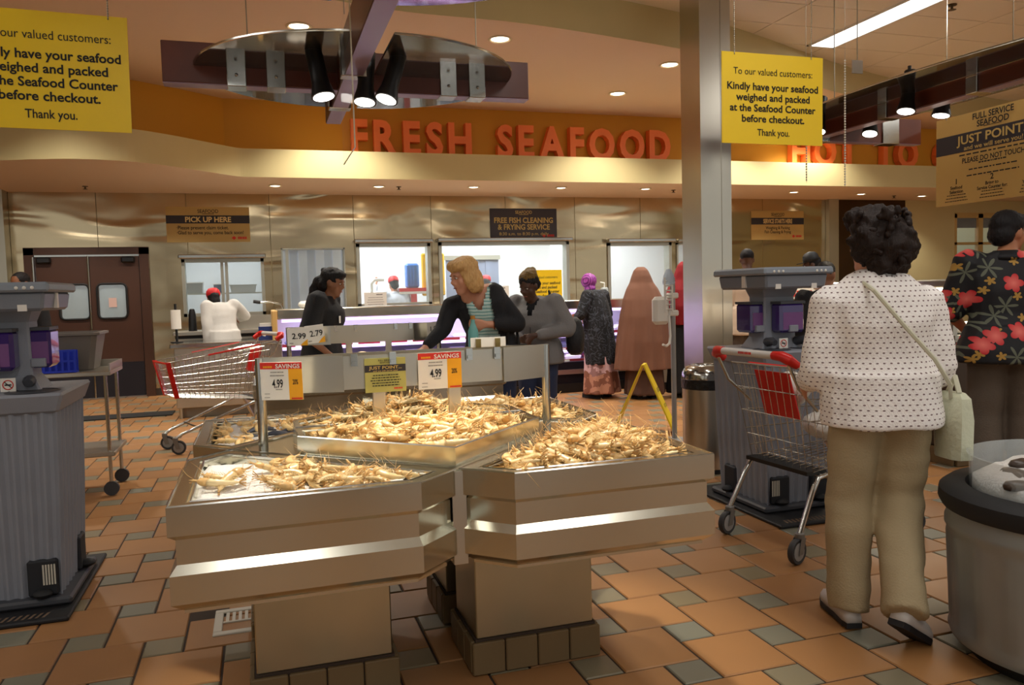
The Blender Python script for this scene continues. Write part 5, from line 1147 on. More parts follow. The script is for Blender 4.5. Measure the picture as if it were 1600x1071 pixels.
o = MB().lathe([(.14, 0), (.15, .01), (.17, .36), (.18, .37), (.18, .4), (.16, .4)], n=20).build('waste_bucket', mat('warm_grey_plastic'), smooth=30, loc=(5.35, 8.85, .46)); 
tag(o, 'grey waste bucket on a stool between column and station', 'bucket')
t = thing('stool', 'low steel stool carrying the grey waste bucket', 'stool', (5.35, 8.85, 0)); MB().box((-.19, -.19, .43), (.19, .19, .46)).build('seat', M_STEELZ, t, bevel=.006)
for x in (-.16, .16):
    for y in (-.16, .16): MB().tube([(x, y, 0), (x, y, .43)], .014, 8).build('leg', M_TUBE, t)
# ------------------------------------------------------------------ people
# A figure faces local +Y, its right hand is +X. Joints are laid out per pose, limbs are tapered shells fused by a voxel remesh into one continuous body.
BASE = dict(pel=(0, 0, .93), wai=(0, .005, 1.07), che=(0, .0, 1.25), nek=(0, -.015, 1.41), hed=(0, .015, 1.545),
            shR=(.165, -.015, 1.37), elR=(.205, -.03, 1.10), wrR=(.215, .06, .87), shL=(-.165, -.015, 1.37), elL=(-.205, -.03, 1.10), wrL=(-.215, .06, .87),
            hiR=(.085, 0, .91), knR=(.095, .02, .50), anR=(.095, -.03, .085), toR=(.11, .13, .03), hiL=(-.085, 0, .91), knL=(-.095, .02, .50), anL=(-.095, -.03, .085), toL=(-.11, .13, .03))
UPPER = ('wai', 'che', 'nek', 'hed', 'shR', 'elR', 'wrR', 'shL', 'elL', 'wrL')
def pose(h=1.65, lean=0., side=0., twist=0., **ov):
    s = h/1.66; J = {k: V(p)*s for k, p in BASE.items()}; c = J['pel'].copy()
    M = Matrix.Rotation(twist, 3, 'Z') @ Matrix.Rotation(-lean, 3, 'X') @ Matrix.Rotation(side, 3, 'Y')
    for k in UPPER: J[k] = c+M @ (J[k]-c)
    for k, p in ov.items(): J[k] = V(p)
    J['up'] = M; J['s'] = s; return J
def limb(mb, a, b, r0, r1, n=10, mid=None, ext=0):
    a, b = V(a), V(b); d = (b-a); 
    pts = [a-d.normalized()*r0*.6, a, a+d*.35, a+d*.7, b, b+d.normalized()*r1*.6]; m = mid if mid else (r0*.6+r1*.4)
    mb.tube(pts, [r0*.55, r0, m*1.0, (m+r1)/2, r1, r1*.55], n)
def ering(c, M, rx, ry, n=16, sq=2.4):
    out = []
    for j in range(n):
        q = 2*pi*j/n; cx, sy = cos(q), sin(q)
        f = (abs(cx)**sq+abs(sy)**sq)**(-1/sq); out.append(c+M @ V((rx*cx*f, ry*sy*f, 0)))
    return out
def torso(mb, J, k=1.0, fat=1.0, low=True, belly=0., bust=0., z0=None):
    M = J['up']; s = J['s']; I = Matrix.Identity(3); c = J['pel']; w = J['wai']; ch = J['che']; nk = J['nek']
    R_ = []
    if low: R_ += [ering(c-V((0, 0, .10*s)), I, .13*fat*k*s, .095*fat*k*s), ering(c-V((0, 0, .05*s)), I, .165*fat*k*s, .118*fat*k*s)]
    else: R_ += [ering(c+V((0, 0, z0 if z0 is not None else -.08)), I, .17*fat*k*s, .12*fat*k*s)]
    up = lambda z: M @ V((0, 0, z*s))
    R_ += [ering(c+V((0, 0, .02*s)), I, .165*fat*k*s, .116*fat*k*s), ering(w+M @ V((0, belly*.5*s, 0)), M, .138*fat*k*s, (.098+belly*.5)*fat*k*s),
           ering(ch-up(.06)+M @ V((0, bust*.3*s, 0)), M, .152*fat*k*s, (.104+bust*.5)*fat*k*s), ering(ch+up(.03)+M @ V((0, bust*.35*s, 0)), M, .165*fat*k*s, (.108+bust*.5)*k*s), ering(ch+up(.095), M, .158*k*s, .09*k*s), ering(ch+up(.14), M, .115*k*s, .066*k*s), ering(nk+up(.01), M, .062*k*s, .056*k*s)]
    mb.loft(R_)
def hand(mb, w, d, side_v, s=1., curl=.5, thumb=1):
    """palm + four curled fingers + thumb from wrist w along d, palm normal = d x side_v"""
    d = V(d).normalized(); sv = V(side_v); sv = (sv-d*sv.dot(d)).normalized(); nrm = d.cross(sv)
    p0 = V(w)
    mb.loft([[p0+sv*a*.024*s+nrm*b*.016*s for a, b in ((-1, -1), (1, -1), (1, 1), (-1, 1))], [p0+d*.045*s+sv*a*.036*s+nrm*b*.014*s for a, b in ((-1, -1), (1, -1), (1, 1), (-1, 1))], [p0+d*.088*s+sv*a*.038*s+nrm*b*.011*s for a, b in ((-1, -1), (1, -1), (1, 1), (-1, 1))]])
    for i, (o, l) in enumerate(((-.029, .062), (-.010, .072), (.010, .068), (.029, .052))):
        b = p0+d*.082*s+sv*o*s; a1 = curl*.6; a2 = curl*1.5
        q = b+(d*cos(a1)+nrm*sin(a1))*l*.55*s; e = q+(d*cos(a2)+nrm*sin(a2))*l*.5*s
        mb.tube([b-d*.01, b, q, e], [.0095*s, .0095*s, .009*s, .0075*s], 7)
    b = p0+d*.03*s-sv*.03*s*thumb; q = b+(d*.6-sv*.75*thumb+nrm*.35*curl)*.04*s; e = q+(d*.9-sv*.2*thumb+nrm*.5*curl)*.034*s
    mb.tube([p0+d*.02*s, b, q, e], [.013*s, .012*s, .0105*s, .008*s], 7)
def headgeo(mb, J, yaw=0, pitch=0, roll=0, s=1., face=True):
    """cranium, jaw, nose, lips, brow, ears; returns the head matrix"""
    M = Matrix.Translation(J['hed']) @ (J['up'].to_4x4() if False else Matrix.Identity(4)) @ Matrix.Rotation(yaw, 4, 'Z') @ Matrix.Rotation(pitch, 4, 'X') @ Matrix.Rotation(roll, 4, 'Y') @ Matrix.Scale(s, 4)
    P = lambda x, y, z: M @ V((x, y, z))
    mb.ell((0, 0, 0), (.074, .094, .092), 16, 10, M=M @ Matrix.Translation((0, -.008, .032)))
    mb.ell((0, 0, 0), (.062, .068, .078), 14, 10, M=M @ Matrix.Translation((0, .022, -.035)))
    mb.ell((0, 0, 0), (.036, .034, .03), 10, 8, M=M @ Matrix.Translation((0, .058, -.092)))
    if face:
        mb.tube([P(0, .084, .022), P(0, .100, -.012), P(0, .108, -.028)], [.010, .013, .013], 8)
        for sx in (-1, 1):
            mb.ell((0, 0, 0), (.010, .009, .008), 8, 6, M=M @ Matrix.Translation((sx*.013, .094, -.03)))
            mb.ell((0, 0, 0), (.026, .012, .010), 8, 6, M=M @ Matrix.Translation((sx*.030, .078, .026)))
            mb.ell((0, 0, 0), (.024, .02, .022), 8, 6, M=M @ Matrix.Translation((sx*.042, .058, -.025)))
        mb.ell((0, 0, 0), (.024, .012, .008), 8, 6, M=M @ Matrix.Translation((0, .086, -.055))); mb.ell((0, 0, 0), (.020, .012, .008), 8, 6, M=M @ Matrix.Translation((0, .084, -.066)))
    for sx in (-1, 1): mb.ell((0, 0, 0), (.012, .02, .032), 8, 6, M=M @ Matrix.Translation((sx*.076, -.006, -.005)))
    return M
def eyes(root, M, iris, lid=.7):
    for sx in (-1, 1):
        mb = MB(); mb.ell((0, 0, 0), (.0115, .0085, .0055), 10, 8, M=M @ Matrix.Translation((sx*.030, .079, .009))); e = mb.build('eye', mat('eye_white', (222, 216, 206), .3), root, smooth='all')
        mb = MB(); mb.ell((0, 0, 0), (.0052, .004, .0052), 8, 6, M=M @ Matrix.Translation((sx*.030, .0868, .008))); mb.build('iris', iris, e, smooth='all')
        mb = MB(); mb.tube([M @ V((sx*.014, .088, .026)), M @ V((sx*.030, .0905, .031)), M @ V((sx*.046, .082, .026))], [.0014, .0022, .001], 6); mb.build('eyebrow', mat('brow_dark', (60, 42, 32), .8), root, smooth='all')
    mb = MB(); mb.tube([M @ V((-.022, .090, -.0605)), M @ V((-.008, .0985, -.058)), M @ V((.008, .0985, -.058)), M @ V((.022, .090, -.0605))], [.0015, .004, .004, .0015], 6); mb.build('lips', mat('lip_rose', (150, 82, 74), .5), root, smooth='all')
def skin_body(root, J, skin, vox=.012, fat=1., yaw=0, pitch=0, roll=0, hs=1., face=True, hands=(), legs=True, neck=.05):
    s = J['s']; mb = MB(); torso(mb, J, .90, fat)
    limb(mb, J['nek']-J['up'] @ V((0, 0, .05)), J['hed']-V((0, .01, .05*s)), neck*1.1*s, neck*s)
    M = headgeo(mb, J, yaw, pitch, roll, hs*s, face)
    for q in 'RL':
        limb(mb, J['sh'+q], J['el'+q], .050*s*fat, .036*s*fat); limb(mb, J['el'+q], J['wr'+q], .038*s*fat, .025*s)
        if legs: limb(mb, J['hi'+q], J['kn'+q], .078*s*fat, .050*s*fat); limb(mb, J['kn'+q], J['an'+q], .052*s*fat, .034*s); limb(mb, J['an'+q], J['to'+q], .036*s, .026*s)
    hd = {h[0]: h for h in hands}
    for q in 'RL':
        h = hd.get(q); d = (J['wr'+q]-J['el'+q])
        if h and len(h) > 1: hand(mb, J['wr'+q], h[1], h[2], s, h[3], h[4] if len(h) > 4 else 1)
        else: hand(mb, J['wr'+q], d, V((0, 1, 0)) if abs(d.normalized().y) < .8 else V((0, 0, 1)), s, .7, 1)
    blob(mb, vox, 'body', skin, root, smooth=3)
    return M
def sleeve(mb, J, q, k=1.25, fat=1., upto=1.0, cuff=None):
    s = J['s']; a, e, w = J['sh'+q], J['el'+q], J['wr'+q]
    limb(mb, a, e, .058*k*s*fat, .047*k*s*fat, 12)
    if upto > 0: limb(mb, e, e+(w-e)*upto, .046*k*s*fat, (cuff or .034*k)*s, 12)
def shirt(root, J, name, m, vox=.014, fat=1., k=1.06, hem=-.1, sleeves=1.0, ks=1.2, cut=None, pick=None, belly=0, bust=0, folds=.006, extra=None, flare=1.0, cuff=None):
    s = J['s']; mb = MB(); torso(mb, J, k, fat, False, belly, bust, hem)
    c = J['pel']; mb.loft([ering(c+V((0, 0, hem)), Matrix.Identity(3), .182*fat*k*s*flare, .140*fat*k*s*flare), ering(c+V((0, 0, hem*.4)), Matrix.Identity(3), .180*fat*k*s*flare, .138*fat*k*s*flare), ering(c+V((0, 0, .08)), Matrix.Identity(3), .160*fat*k*s, .118*fat*k*s)])
    for q in 'RL':
        sleeve(mb, J, q, ks, fat, sleeves, cuff)
        limb(mb, J['che']+(J['sh'+q]-J['che'])*.45, J['sh'+q], .072*s*k, .05*min(ks, 1.2)*s*fat, 12)
    if extra: extra(mb)
    f = (lambda p: folds*(noise.noise(V((p.x*9, p.y*9, p.z*5)))+.5*noise.noise(V((p.x*4+7, p.y*4, p.z*16))))) if folds else None
    return blob(mb, vox, name, m, root, smooth=4, cut=cut, pick=pick, disp=f)
def trousers(root, J, m, vox=.014, fat=1., k=1.1, hem=.05, top=.03, wide=1.0, folds=.005, name='trousers'):
    s = J['s']; mb = MB(); c = J['pel']; I = Matrix.Identity(3)
    mb.loft([ering(c-V((0, 0, .13*s)), I, .145*fat*k*s, .105*fat*k*s), ering(c-V((0, 0, .06*s)), I, .175*fat*k*s, .128*fat*k*s), ering(c+V((0, 0, top)), I, .162*fat*k*s, .115*fat*k*s)])
    for q in 'RL':
        h, kn, an = J['hi'+q]-V((0, 0, .02)), J['kn'+q], J['an'+q]; e = an+(an-kn).normalized()*hem*.2
        limb(mb, h, kn, .092*fat*k*s, .066*fat*k*s*wide, 14)
        d = (an-kn); mb.tube([kn, kn+d*.5, an-d.normalized()*.0, an+d.normalized()*.02], [.066*fat*k*s*wide, .062*fat*k*s*wide, .062*k*s*wide, .062*k*s*wide], 14)
    f = (lambda p: folds*(noise.noise(V((p.x*10, p.y*10, p.z*6)))+.6*noise.noise(V((p.x*5+3, p.y*5, p.z*18))))) if folds else None
    return blob(mb, vox, name, m, root, smooth=4, disp=f)
def shoe(root, J, q, m, sole=None, tilt=0., s=1.):
    a, t = J['an'+q], J['to'+q]; d = V((t.x-a.x, t.y-a.y, t.z-a.z+.055)); L = d.length; d.normalize(); sv = d.cross(V((0, 0, 1))).normalized(); u = sv.cross(d)
    o = a+V((0, 0, -.055))-d*.055; mb = MB(); prof = [(0, .028, .045), (.03, .036, .06), (.10, .036, .062), (.16, .042, .05), (.21, .043, .042), (.245, .032, .034), (.262, .012, .022)]
    sc = (L+.13)/.262
    mb.loft([[o+d*x*sc+sv*w*a_+u*(h*b_ if b_ > 0 else 0) for a_, b_ in ((-1, 0), (1, 0), (.95, .5), (.55, 1), (-.55, 1), (-.95, .5))] for x, w, h in prof])
    sh = mb.build('shoe', m, root, smooth='all')
    mb = MB(); mb.loft([[o+d*x*sc+sv*w*1.05*a_-u*z for a_, z in ((-1, 0), (1, 0), (1, .022), (-1, .022))] for x, w, h in prof]); mb.build('sole', sole or M_RUBBER, sh)
def hairblob(root, M, m, parts, vox=.011, amp=.012, freq=40, s=1., cut=None, name='hair', smooth=2):
    """parts: list of (centre, radii) ellipsoids or ('t', pts, radii) in head space"""
    mb = MB()
    for p in parts:
        if p[0] == 't': mb.tube([M @ V(q) for q in p[1]], p[2], 10)
        else: mb.ell((0, 0, 0), p[1], 16, 12, M=M @ Matrix.Translation(p[0]))
    Mi = M.inverted(); f = lambda p: amp*(noise.noise(p*freq)+.5*noise.noise(p*freq*2.3))
    return blob(mb, vox, name, m, root, smooth=smooth, disp=f, cut=(lambda c: cut(Mi @ c)) if cut else None)
def face_dir(dx, dy): return atan2(-dx, dy)
SK_W = mat('skin_light', (206, 146, 116), .5, var=(14, .08)); SK_B = mat('skin_brown', (136, 88, 60), .5, var=(14, .1)); SK_D = mat('skin_dark', (86, 56, 42), .5, var=(14, .1)); SK_T = mat('skin_tan', (176, 118, 84), .5, var=(14, .08))
def hair_mat(name, c0, c1):
    m = mat(name, c0, .6, spec=.25); g = NG(m); tc = g.n('ShaderNodeTexCoord'); mp = g.n('ShaderNodeMapping'); mp.inputs['Scale'].default_value = (60, 60, 12); g.l(tc.outputs['Object'], mp.inputs[0])
    n = g.n('ShaderNodeTexNoise', iScale=2.0, iDetail=4.0); g.l(mp.outputs[0], n.inputs['Vector']); g.l(g.mix(n.outputs['Fac'], srgb(*c0), srgb(*c1)), g.p.inputs['Base Color'])
    b = g.n('ShaderNodeBump', iStrength=.6, iDistance=.01); g.l(n.outputs['Fac'], b.inputs['Height']); g.l(b.outputs[0], g.p.inputs['Normal']); return m
H_DARK = hair_mat('dark_curly_hair', (14, 9, 7), (44, 26, 17)); H_BLK = hair_mat('black_hair', (12, 11, 13), (34, 30, 32)); H_BLO = hair_mat('auburn_blonde_hair', (168, 112, 60), (236, 196, 132))
IR = mat('iris_brown', (50, 34, 24), .2)
def fabric(name, c, r=.85, b=.25): return mat(name, c, r, bump=(140, b), var=(5, .08))
F_BLACK = fabric('black_fabric', (22, 22, 26)); F_WHITE = fabric('white_coat_fabric', (206, 202, 198)); F_GREY = fabric('grey_fleece', (132, 130, 130), .95); F_JEAN = fabric('blue_denim', (44, 54, 84)); F_KHAKI = fabric('khaki_twill', (170, 152, 118)); F_TAUPE = fabric('taupe_twill', (92, 80, 68))
# ---- dotted blouse: rows of short dashes, staggered
m = fabric('dotted_blouse', (246, 240, 236)); g = NG(m); tc = g.n('ShaderNodeTexCoord'); sp = g.n('ShaderNodeSeparateXYZ'); g.l(tc.outputs['Object'], sp.inputs[0])
row = g.math('DIVIDE', sp.outputs['Z'], .0190); ri = g.math('FLOOR', row); fz = g.math('SUBTRACT', g.math('FRACT', row), .5)
fx = g.math('SUBTRACT', g.math('FRACT', g.math('ADD', g.math('DIVIDE', g.math('MULTIPLY', g.math('ARCTAN2', sp.outputs['X'], g.math('SUBTRACT', .30, sp.outputs['Y'])), .32), .0185), g.math('MULTIPLY', ri, .5))), .5)
d = g.math('ADD', g.math('POWER', g.math('MULTIPLY', fx, 5.0), 2), g.math('POWER', g.math('MULTIPLY', fz, 7.0), 2)); f = g.math('LESS_THAN', d, 1.0)
g.l(g.mix(f, srgb(246, 240, 236), srgb(124, 100, 100)), g.p.inputs['Base Color']); F_DOT = m
# ---- black shirt printed with red hibiscus and pale leaves
m = mat('hibiscus_shirt', (16, 16, 22), .7); g = NG(m); tc = g.n('ShaderNodeTexCoord'); sp = g.n('ShaderNodeSeparateXYZ'); g.l(tc.outputs['Object'], sp.inputs[0])
cb = g.n('ShaderNodeCombineXYZ'); g.l(g.math('ADD', sp.outputs['X'], g.math('MULTIPLY', sp.outputs['Y'], .4)), cb.inputs[0]); g.l(sp.outputs['Z'], cb.inputs[1])
def petals(scale, off, rad, n, amp, rnd=.75, pw=1.0):
    mp = g.n('ShaderNodeMapping'); mp.inputs['Location'].default_value = off; g.l(cb.outputs[0], mp.inputs[0])
    vo = g.n('ShaderNodeTexVoronoi', iScale=scale); vo.voronoi_dimensions = '2D'; vo.inputs['Randomness'].default_value = rnd; g.l(mp.outputs[0], vo.inputs['Vector'])
    sc = g.n('ShaderNodeVectorMath'); sc.operation = 'SUBTRACT'; g.l(mp.outputs[0], sc.inputs[0]); g.l(vo.outputs['Position'], sc.inputs[1])
    s2 = g.n('ShaderNodeSeparateXYZ'); g.l(sc.outputs[0], s2.inputs[0])
    ang = g.math('ARCTAN2', s2.outputs['Y'], s2.outputs['X']); cs = g.n('ShaderNodeSeparateColor'); g.l(vo.outputs['Color'], cs.inputs[0])
    ph = g.math('MULTIPLY', cs.outputs[0], 6.0); L = g.n('ShaderNodeVectorMath'); L.operation = 'LENGTH'; g.l(sc.outputs[0], L.inputs[0])
    lim = g.math('MULTIPLY', g.math('ADD', g.math('MULTIPLY', g.math('POWER', g.math('ABSOLUTE', g.math('COSINE', g.math('ADD', g.math('MULTIPLY', ang, n/2), ph))), pw), amp), 1-amp), rad)
    return g.math('LESS_THAN', L.outputs['Value'], lim), g.math('DIVIDE', L.outputs['Value'], rad), cs.outputs[1]
fl_, fr_, _ = petals(5.0, (0.03, .02, 0), .056, 5, .40, .9); lf_, _, _ = petals(6.0, (.31, .17, 0), .066, 6, .92, .9, 3.0); sm_, _, _ = petals(7.0, (.6, .4, 0), .026, 5, .7, .9)
col0 = g.mix(lf_, srgb(15, 15, 21), srgb(96, 100, 84)); col0 = g.mix(sm_, col0, srgb(176, 136, 60)); redc = g.mix(fr_, srgb(236, 120, 110), srgb(196, 24, 38))
g.l(g.mix(fl_, col0, redc), g.p.inputs['Base Color']); F_HIB = m

def person(label, loc, rot, group=None): return thing('person', label, 'person', loc, rot, group)
# ================================================================== woman in the dotted blouse (walking away)
J = pose(1.63, lean=.05, hed=(-.005, .055, 1.492), nek=(0, .04, 1.375),
         shR=(.16, .04, 1.265), elR=(.232, .02, .99), wrR=(.20, .20, .88), shL=(-.16, .04, 1.265), elL=(-.228, .03, .99), wrL=(-.21, .24, .93),
         hiR=(.095, 0, .86), knR=(.085, .03, .49), anR=(-.02, -.25, .155), toR=(.055, -.19, .04), hiL=(-.095, .0, .86), knL=(-.105, .05, .48), anL=(-.13, -.02, .085), toL=(-.135, .14, .03))
p = person('woman with curly dark hair in a white dotted blouse and khaki trousers, walking away', (2.275, 2.50, 0), -R(20))
Mh = skin_body(p, J, SK_W, .013, 1.25, yaw=.42, hs=1.02, neck=.052)
H_C = [((0, -.02, .045), (.094, .104, .090)), ((.02, -.07, -.02), (.102, .078, .10)), ((.0, -.06, -.085), (.085, .062, .06)), ((-.07, -.03, .0), (.052, .07, .085)), ((.085, -.035, -.01), (.05, .08, .09)), ((0, .055, .095), (.085, .06, .05))]
hairblob(p, Mh, H_DARK, H_C, .010, .020, 26); 
for k in range(26):
    a = R(150+k*9.3); z = -.05-.03*(k % 3); 
mb = MB(); rr = random.Random(4)
for k in range(90):
    a = rr.uniform(R(165), R(395)); z = rr.uniform(-.10, .12); c = Mh @ V((.094*cos(a)*(1 if z > -.06 else .85), -.03+.10*sin(a), z)); mb.ell(c, rr.uniform(.009, .018), 7, 5)
blob(mb, .006, 'hair_curl', H_DARK, p, smooth=1)
MB().ell(Mh @ V((-.082, 0, -.045)), .006, 8, 6).build('earring', mat('gold', (212, 170, 70), .25, 1.0), p, smooth=True)
trousers(p, J, F_KHAKI, .012, 1.06, 1.06, wide=1.2, folds=.010)
def collar(mb):
    c = J['nek']+V((0, -.005, -.03)); mb.loft([ering(c+V((0, -.012, -.035)), Matrix.Identity(3), .105, .092), ering(c+V((0, 0, .03)), Matrix.Identity(3), .078, .072)])
shirt(p, J, 'blouse', F_DOT, .011, 1.26, 1.05, hem=-.125, sleeves=.72, ks=1.22, folds=.011, extra=collar, flare=.95, cuff=.05)
c = MB(); cc = J['nek']+V((0, -.012, -.035)); pts = [cc+V((.115*cos(a), .095*sin(a), -.022-.01*abs(cos(a)))) for a in (R(170+20*k) for k in range(11))]; c.loft([[q+V((0, 0, .045))*1+(cc-q)*.22, q+(q-cc)*.04, q+(q-cc)*.10+V((0, 0, -.012)), q+V((0, 0, -.004))] for q in pts]); c.build('collar', F_DOT, p, smooth='all')
for q in 'RL': shoe(p, J, q, mat('white_loafer', (206, 200, 196), .5), mat('dark_sole', (26, 24, 28), .6))
MB().tube([J['nek']+V((-.085, -.06, -.03)), J['che']+V((-.075, -.135, .08)), J['che']+V((.03, -.165, -.06)), J['wai']+V((.13, -.165, .0)), J['pel']+V((.195, -.135, .04)), J['pel']+V((.235, -.06, -.03))], .008, 6).build('bag_strap', mat('pale_strap', (206, 204, 180), .6), p, smooth=True)
mb = MB(); mb.loft([ering(J['pel']+V((.255, -.04, z)), Matrix.Rotation(.2, 3, 'Z'), a, b, 12, 4) for z, a, b in ((-.255, .028, .05), (-.25, .045, .075), (-.10, .045, .08), (-.02, .036, .07), (.0, .02, .05))]); mb.build('handbag', mat('pale_green_bag', (206, 208, 182), .55, bump=(60, .2)), p, smooth=35)
MB().tube([J['pel']+V((.255, -.08, -.0)), J['pel']+V((.25, -.06, .06)), J['pel']+V((.255, -.0, .0))], .01, 6).build('bag_handle', mat('pale_strap'), p, smooth=True)
# ================================================================== man in the hibiscus shirt
J = pose(1.75, lean=.07, elR=(.27, .12, 1.14), wrR=(.16, .32, 1.05), elL=(-.29, .06, 1.14), wrL=(-.18, .28, 1.02), hed=(.02, .09, 1.60))
p = person('man with short dark hair in a black shirt printed with red hibiscus flowers', (4.20, 3.62, 0), -R(40))
Mh = skin_body(p, J, SK_T, .013, 1.12, yaw=-.75, pitch=-.05, hs=1.0); eyes(p, Mh, IR)
hairblob(p, Mh, H_BLK, [((0, -.018, .05), (.083, .102, .086)), ((0, -.062, -.01), (.074, .058, .065)), ((0, .05, .085), (.066, .05, .036))], .010, .004, 60, cut=lambda q: q.y > .03 and q.z < .045)
trousers(p, J, F_TAUPE, .014, 1.12, 1.08, wide=1.15); shirt(p, J, 'shirt', F_HIB, .012, 1.14, 1.12, hem=-.14, sleeves=.0, ks=1.5, folds=.006, flare=1.1)
c = MB(); cc = J['nek']+V((0, -.0, -.02)); pts = [cc+V((.085*cos(a), .078*sin(a), 0)) for a in (R(180+20*k) for k in range(10))]; c.loft([[q+V((0, 0, .035))+(cc-q)*.18, q+(q-cc)*.05, q+(q-cc)*.14+V((0, 0, -.02)), q] for q in pts]); c.build('collar', F_HIB, p, smooth='all')
for q in 'RL': shoe(p, J, q, M_BLACK)
# ================================================================== blonde woman leaning over the farther island
J = pose(1.67, lean=.20, side=.20, hed=(.17, .23, 1.455), nek=(.155, .15, 1.335), shR=(.275, .09, 1.26), shL=(-.035, .07, 1.315), elR=(.34, .20, 1.08), wrR=(.45, .36, .955), elL=(-.20, .06, 1.10), wrL=(.02, .30, 1.115))
p = person('woman with auburn blonde hair in a black cardigan reaching over the farther island', (1.62, 5.62, 0), face_dir(-.35, -.94))
Mh = skin_body(p, J, SK_W, .0095, 1.02, yaw=-.95, pitch=-.30, hands=(('R', (.75, .55, -.35), (.5, -.7, .1), .5), ('L', (.9, .35, .1), (0, .1, 1), 1.25, 1))); eyes(p, Mh, IR)
hairblob(p, Mh, H_BLO, [((0, -.022, .05), (.093, .105, .088)), ((-.068, -.02, -.03), (.036, .066, .10)), ((.068, -.02, -.03), (.036, .066, .10)), ((0, -.075, -.05), (.085, .052, .10)), ((.035, .03, .082), (.06, .055, .045)), ((-.035, .03, .082), (.06, .055, .045)), ((0, -.06, -.10), (.085, .05, .045))], .0095, .007, 30, cut=lambda q: q.y > .052 and q.z < .05 and abs(q.x) < .06)
m = fabric('aqua_striped_top', (168, 206, 200)); g = NG(m); tc = g.n('ShaderNodeTexCoord'); sp = g.n('ShaderNodeSeparateXYZ'); g.l(tc.outputs['Object'], sp.inputs[0]); nn = g.n('ShaderNodeTexNoise', iScale=8.0); g.l(tc.outputs['Object'], nn.inputs['Vector'])
f = g.math('GREATER_THAN', g.math('FRACT', g.math('ADD', g.math('MULTIPLY', sp.outputs['Z'], 42), g.math('MULTIPLY', nn.outputs['Fac'], .8))), .68); g.l(g.mix(f, srgb(196, 222, 216), srgb(110, 168, 164)), g.p.inputs['Base Color'])
Mi = J['up'].inverted(); loc_ = lambda c_: Mi @ (c_-J['che'])
shirt(p, J, 'top', m, .011, 1.03, 1.03, hem=-.06, sleeves=0, ks=.9, bust=.04, cut=lambda c_: (lambda q: q.y > 0 and q.z > .0 and abs(q.x) < .012+.52*(q.z-.0))(loc_(c_)))
shirt(p, J, 'cardigan', F_BLACK, .012, 1.05, 1.13, hem=-.12, sleeves=.82, ks=1.22, bust=.04, folds=.006, cut=lambda c_: (lambda q: q.y > -.02 and abs(q.x-.0) < .085+.05*max(0, q.z))(loc_(c_)))
trousers(p, J, F_JEAN, .015, 1.0, 1.06); [shoe(p, J, q, M_BLACK) for q in 'RL']
wr = J['wrL']; b = thing('water_bottle', 'aqua glass bottle held in the blonde woman\'s hand', 'bottle')
Mp = Matrix.Translation(p.location) @ Matrix.Rotation(p.rotation_euler.z, 4, 'Z'); q = Mp @ (wr+V((.085, .05, .03)))
b.location = q+V((0, 0, -.20)); MB().lathe([(.03, 0), (.036, .01), (.036, .13), (.02, .17), (.014, .19), (.014, .215)], n=16).build('bottle_body', mat('aqua_glass', (120, 190, 186), .15, alpha=.85), b, smooth=30); MB().lathe([(.017, .21), (.017, .235)], n=12).build('cap', mat('amber_cap', (190, 130, 50), .4), b, smooth=30)
for k in range(2): MB().tube([J['wrL']+(J['elL']-J['wrL'])*(.25+.1*k)+V((0, .036*cos(a), .036*sin(a))) for a in (k2*pi/6 for k2 in range(12))], .004, 5, closed=True).build('bangle', mat('copper', (180, 110, 70), .3, 1.0), p, smooth=True)
hb = MB(); c0 = J['elL']+V((.04, .06, -.20)); hb.loft([ering(c0+V((0, 0, z)), Matrix.Rotation(.5, 3, 'Z'), a, b_, 12, 4) for z, a, b_ in ((-.16, .10, .04), (-.15, .13, .055), (0, .125, .05), (.06, .10, .02))]); hb.build('handbag', mat('black_leather', (22, 20, 22), .35), p, smooth=35)
hb = MB(); hb.loft([ering(c0+V((.16, .05, z)), Matrix.Identity(3), a, b_, 12, 4) for z, a, b_ in ((-.16, .07, .04), (.0, .075, .05), (.07, .06, .02))]); hb.build('red_pouch', mat('crimson_leather', (176, 24, 50), .4), p, smooth=35)
MB().tube([c0+V((.05, 0, .04)), J['elL']+V((.07, .07, .02)), J['elL']+V((.05, .02, .06)), J['elL']+V((.02, -.03, -.02)), c0+V((-.04, -.0, .04))], .011, 6).build('bag_strap', mat('black_leather'), p, smooth=True)
MB().tube([c0+V((.05+.022*cos(a), .065, .0+.022*sin(a))) for a in (k2*pi/6 for k2 in range(12))], .005, 6, closed=True).build('ring_buckle', M_CHROME, p, smooth=True)
# ================================================================== woman in black shirt behind the farther island
J = pose(1.60, lean=.12, hed=(.0, .12, 1.455), nek=(0, .075, 1.34), elL=(-.24, .02, 1.05), wrL=(-.06, .24, 1.03), elR=(.30, -.03, 1.02), wrR=(.20, .12, .86))
p = person('dark-haired woman in a black short-sleeved shirt behind the 2.99 card', (.50, 7.0, 0), face_dir(.93, -.36))
Mh = skin_body(p, J, SK_B, .0105, 1.15, yaw=-.1, pitch=-.3, hands=(('L', (.9, .35, -.1), (0, .2, 1), 1.0),)); eyes(p, Mh, IR)
hairblob(p, Mh, H_BLK, [((0, -.02, .05), (.088, .106, .086)), ((0, -.07, -.02), (.082, .055, .09)), ((.0, -.115, -.03), (.05, .06, .07)), ('t', ((0, -.12, .0), (0, -.15, -.12), (0, -.12, -.24), (0, -.10, -.28)), [.05, .05, .042, .02]), ((0, .05, .085), (.07, .05, .035)), ((-.03, -.12, .08), (.03, .03, .03))], .0105, .008, 30, cut=lambda q: q.y > .045 and q.z < .05)
shirt(p, J, 'shirt', F_BLACK, .013, 1.18, 1.1, hem=-.15, sleeves=.05, ks=1.45, bust=.05, folds=.005); trousers(p, J, F_BLACK, .016, 1.15); [shoe(p, J, q, M_BLACK) for q in 'RL']
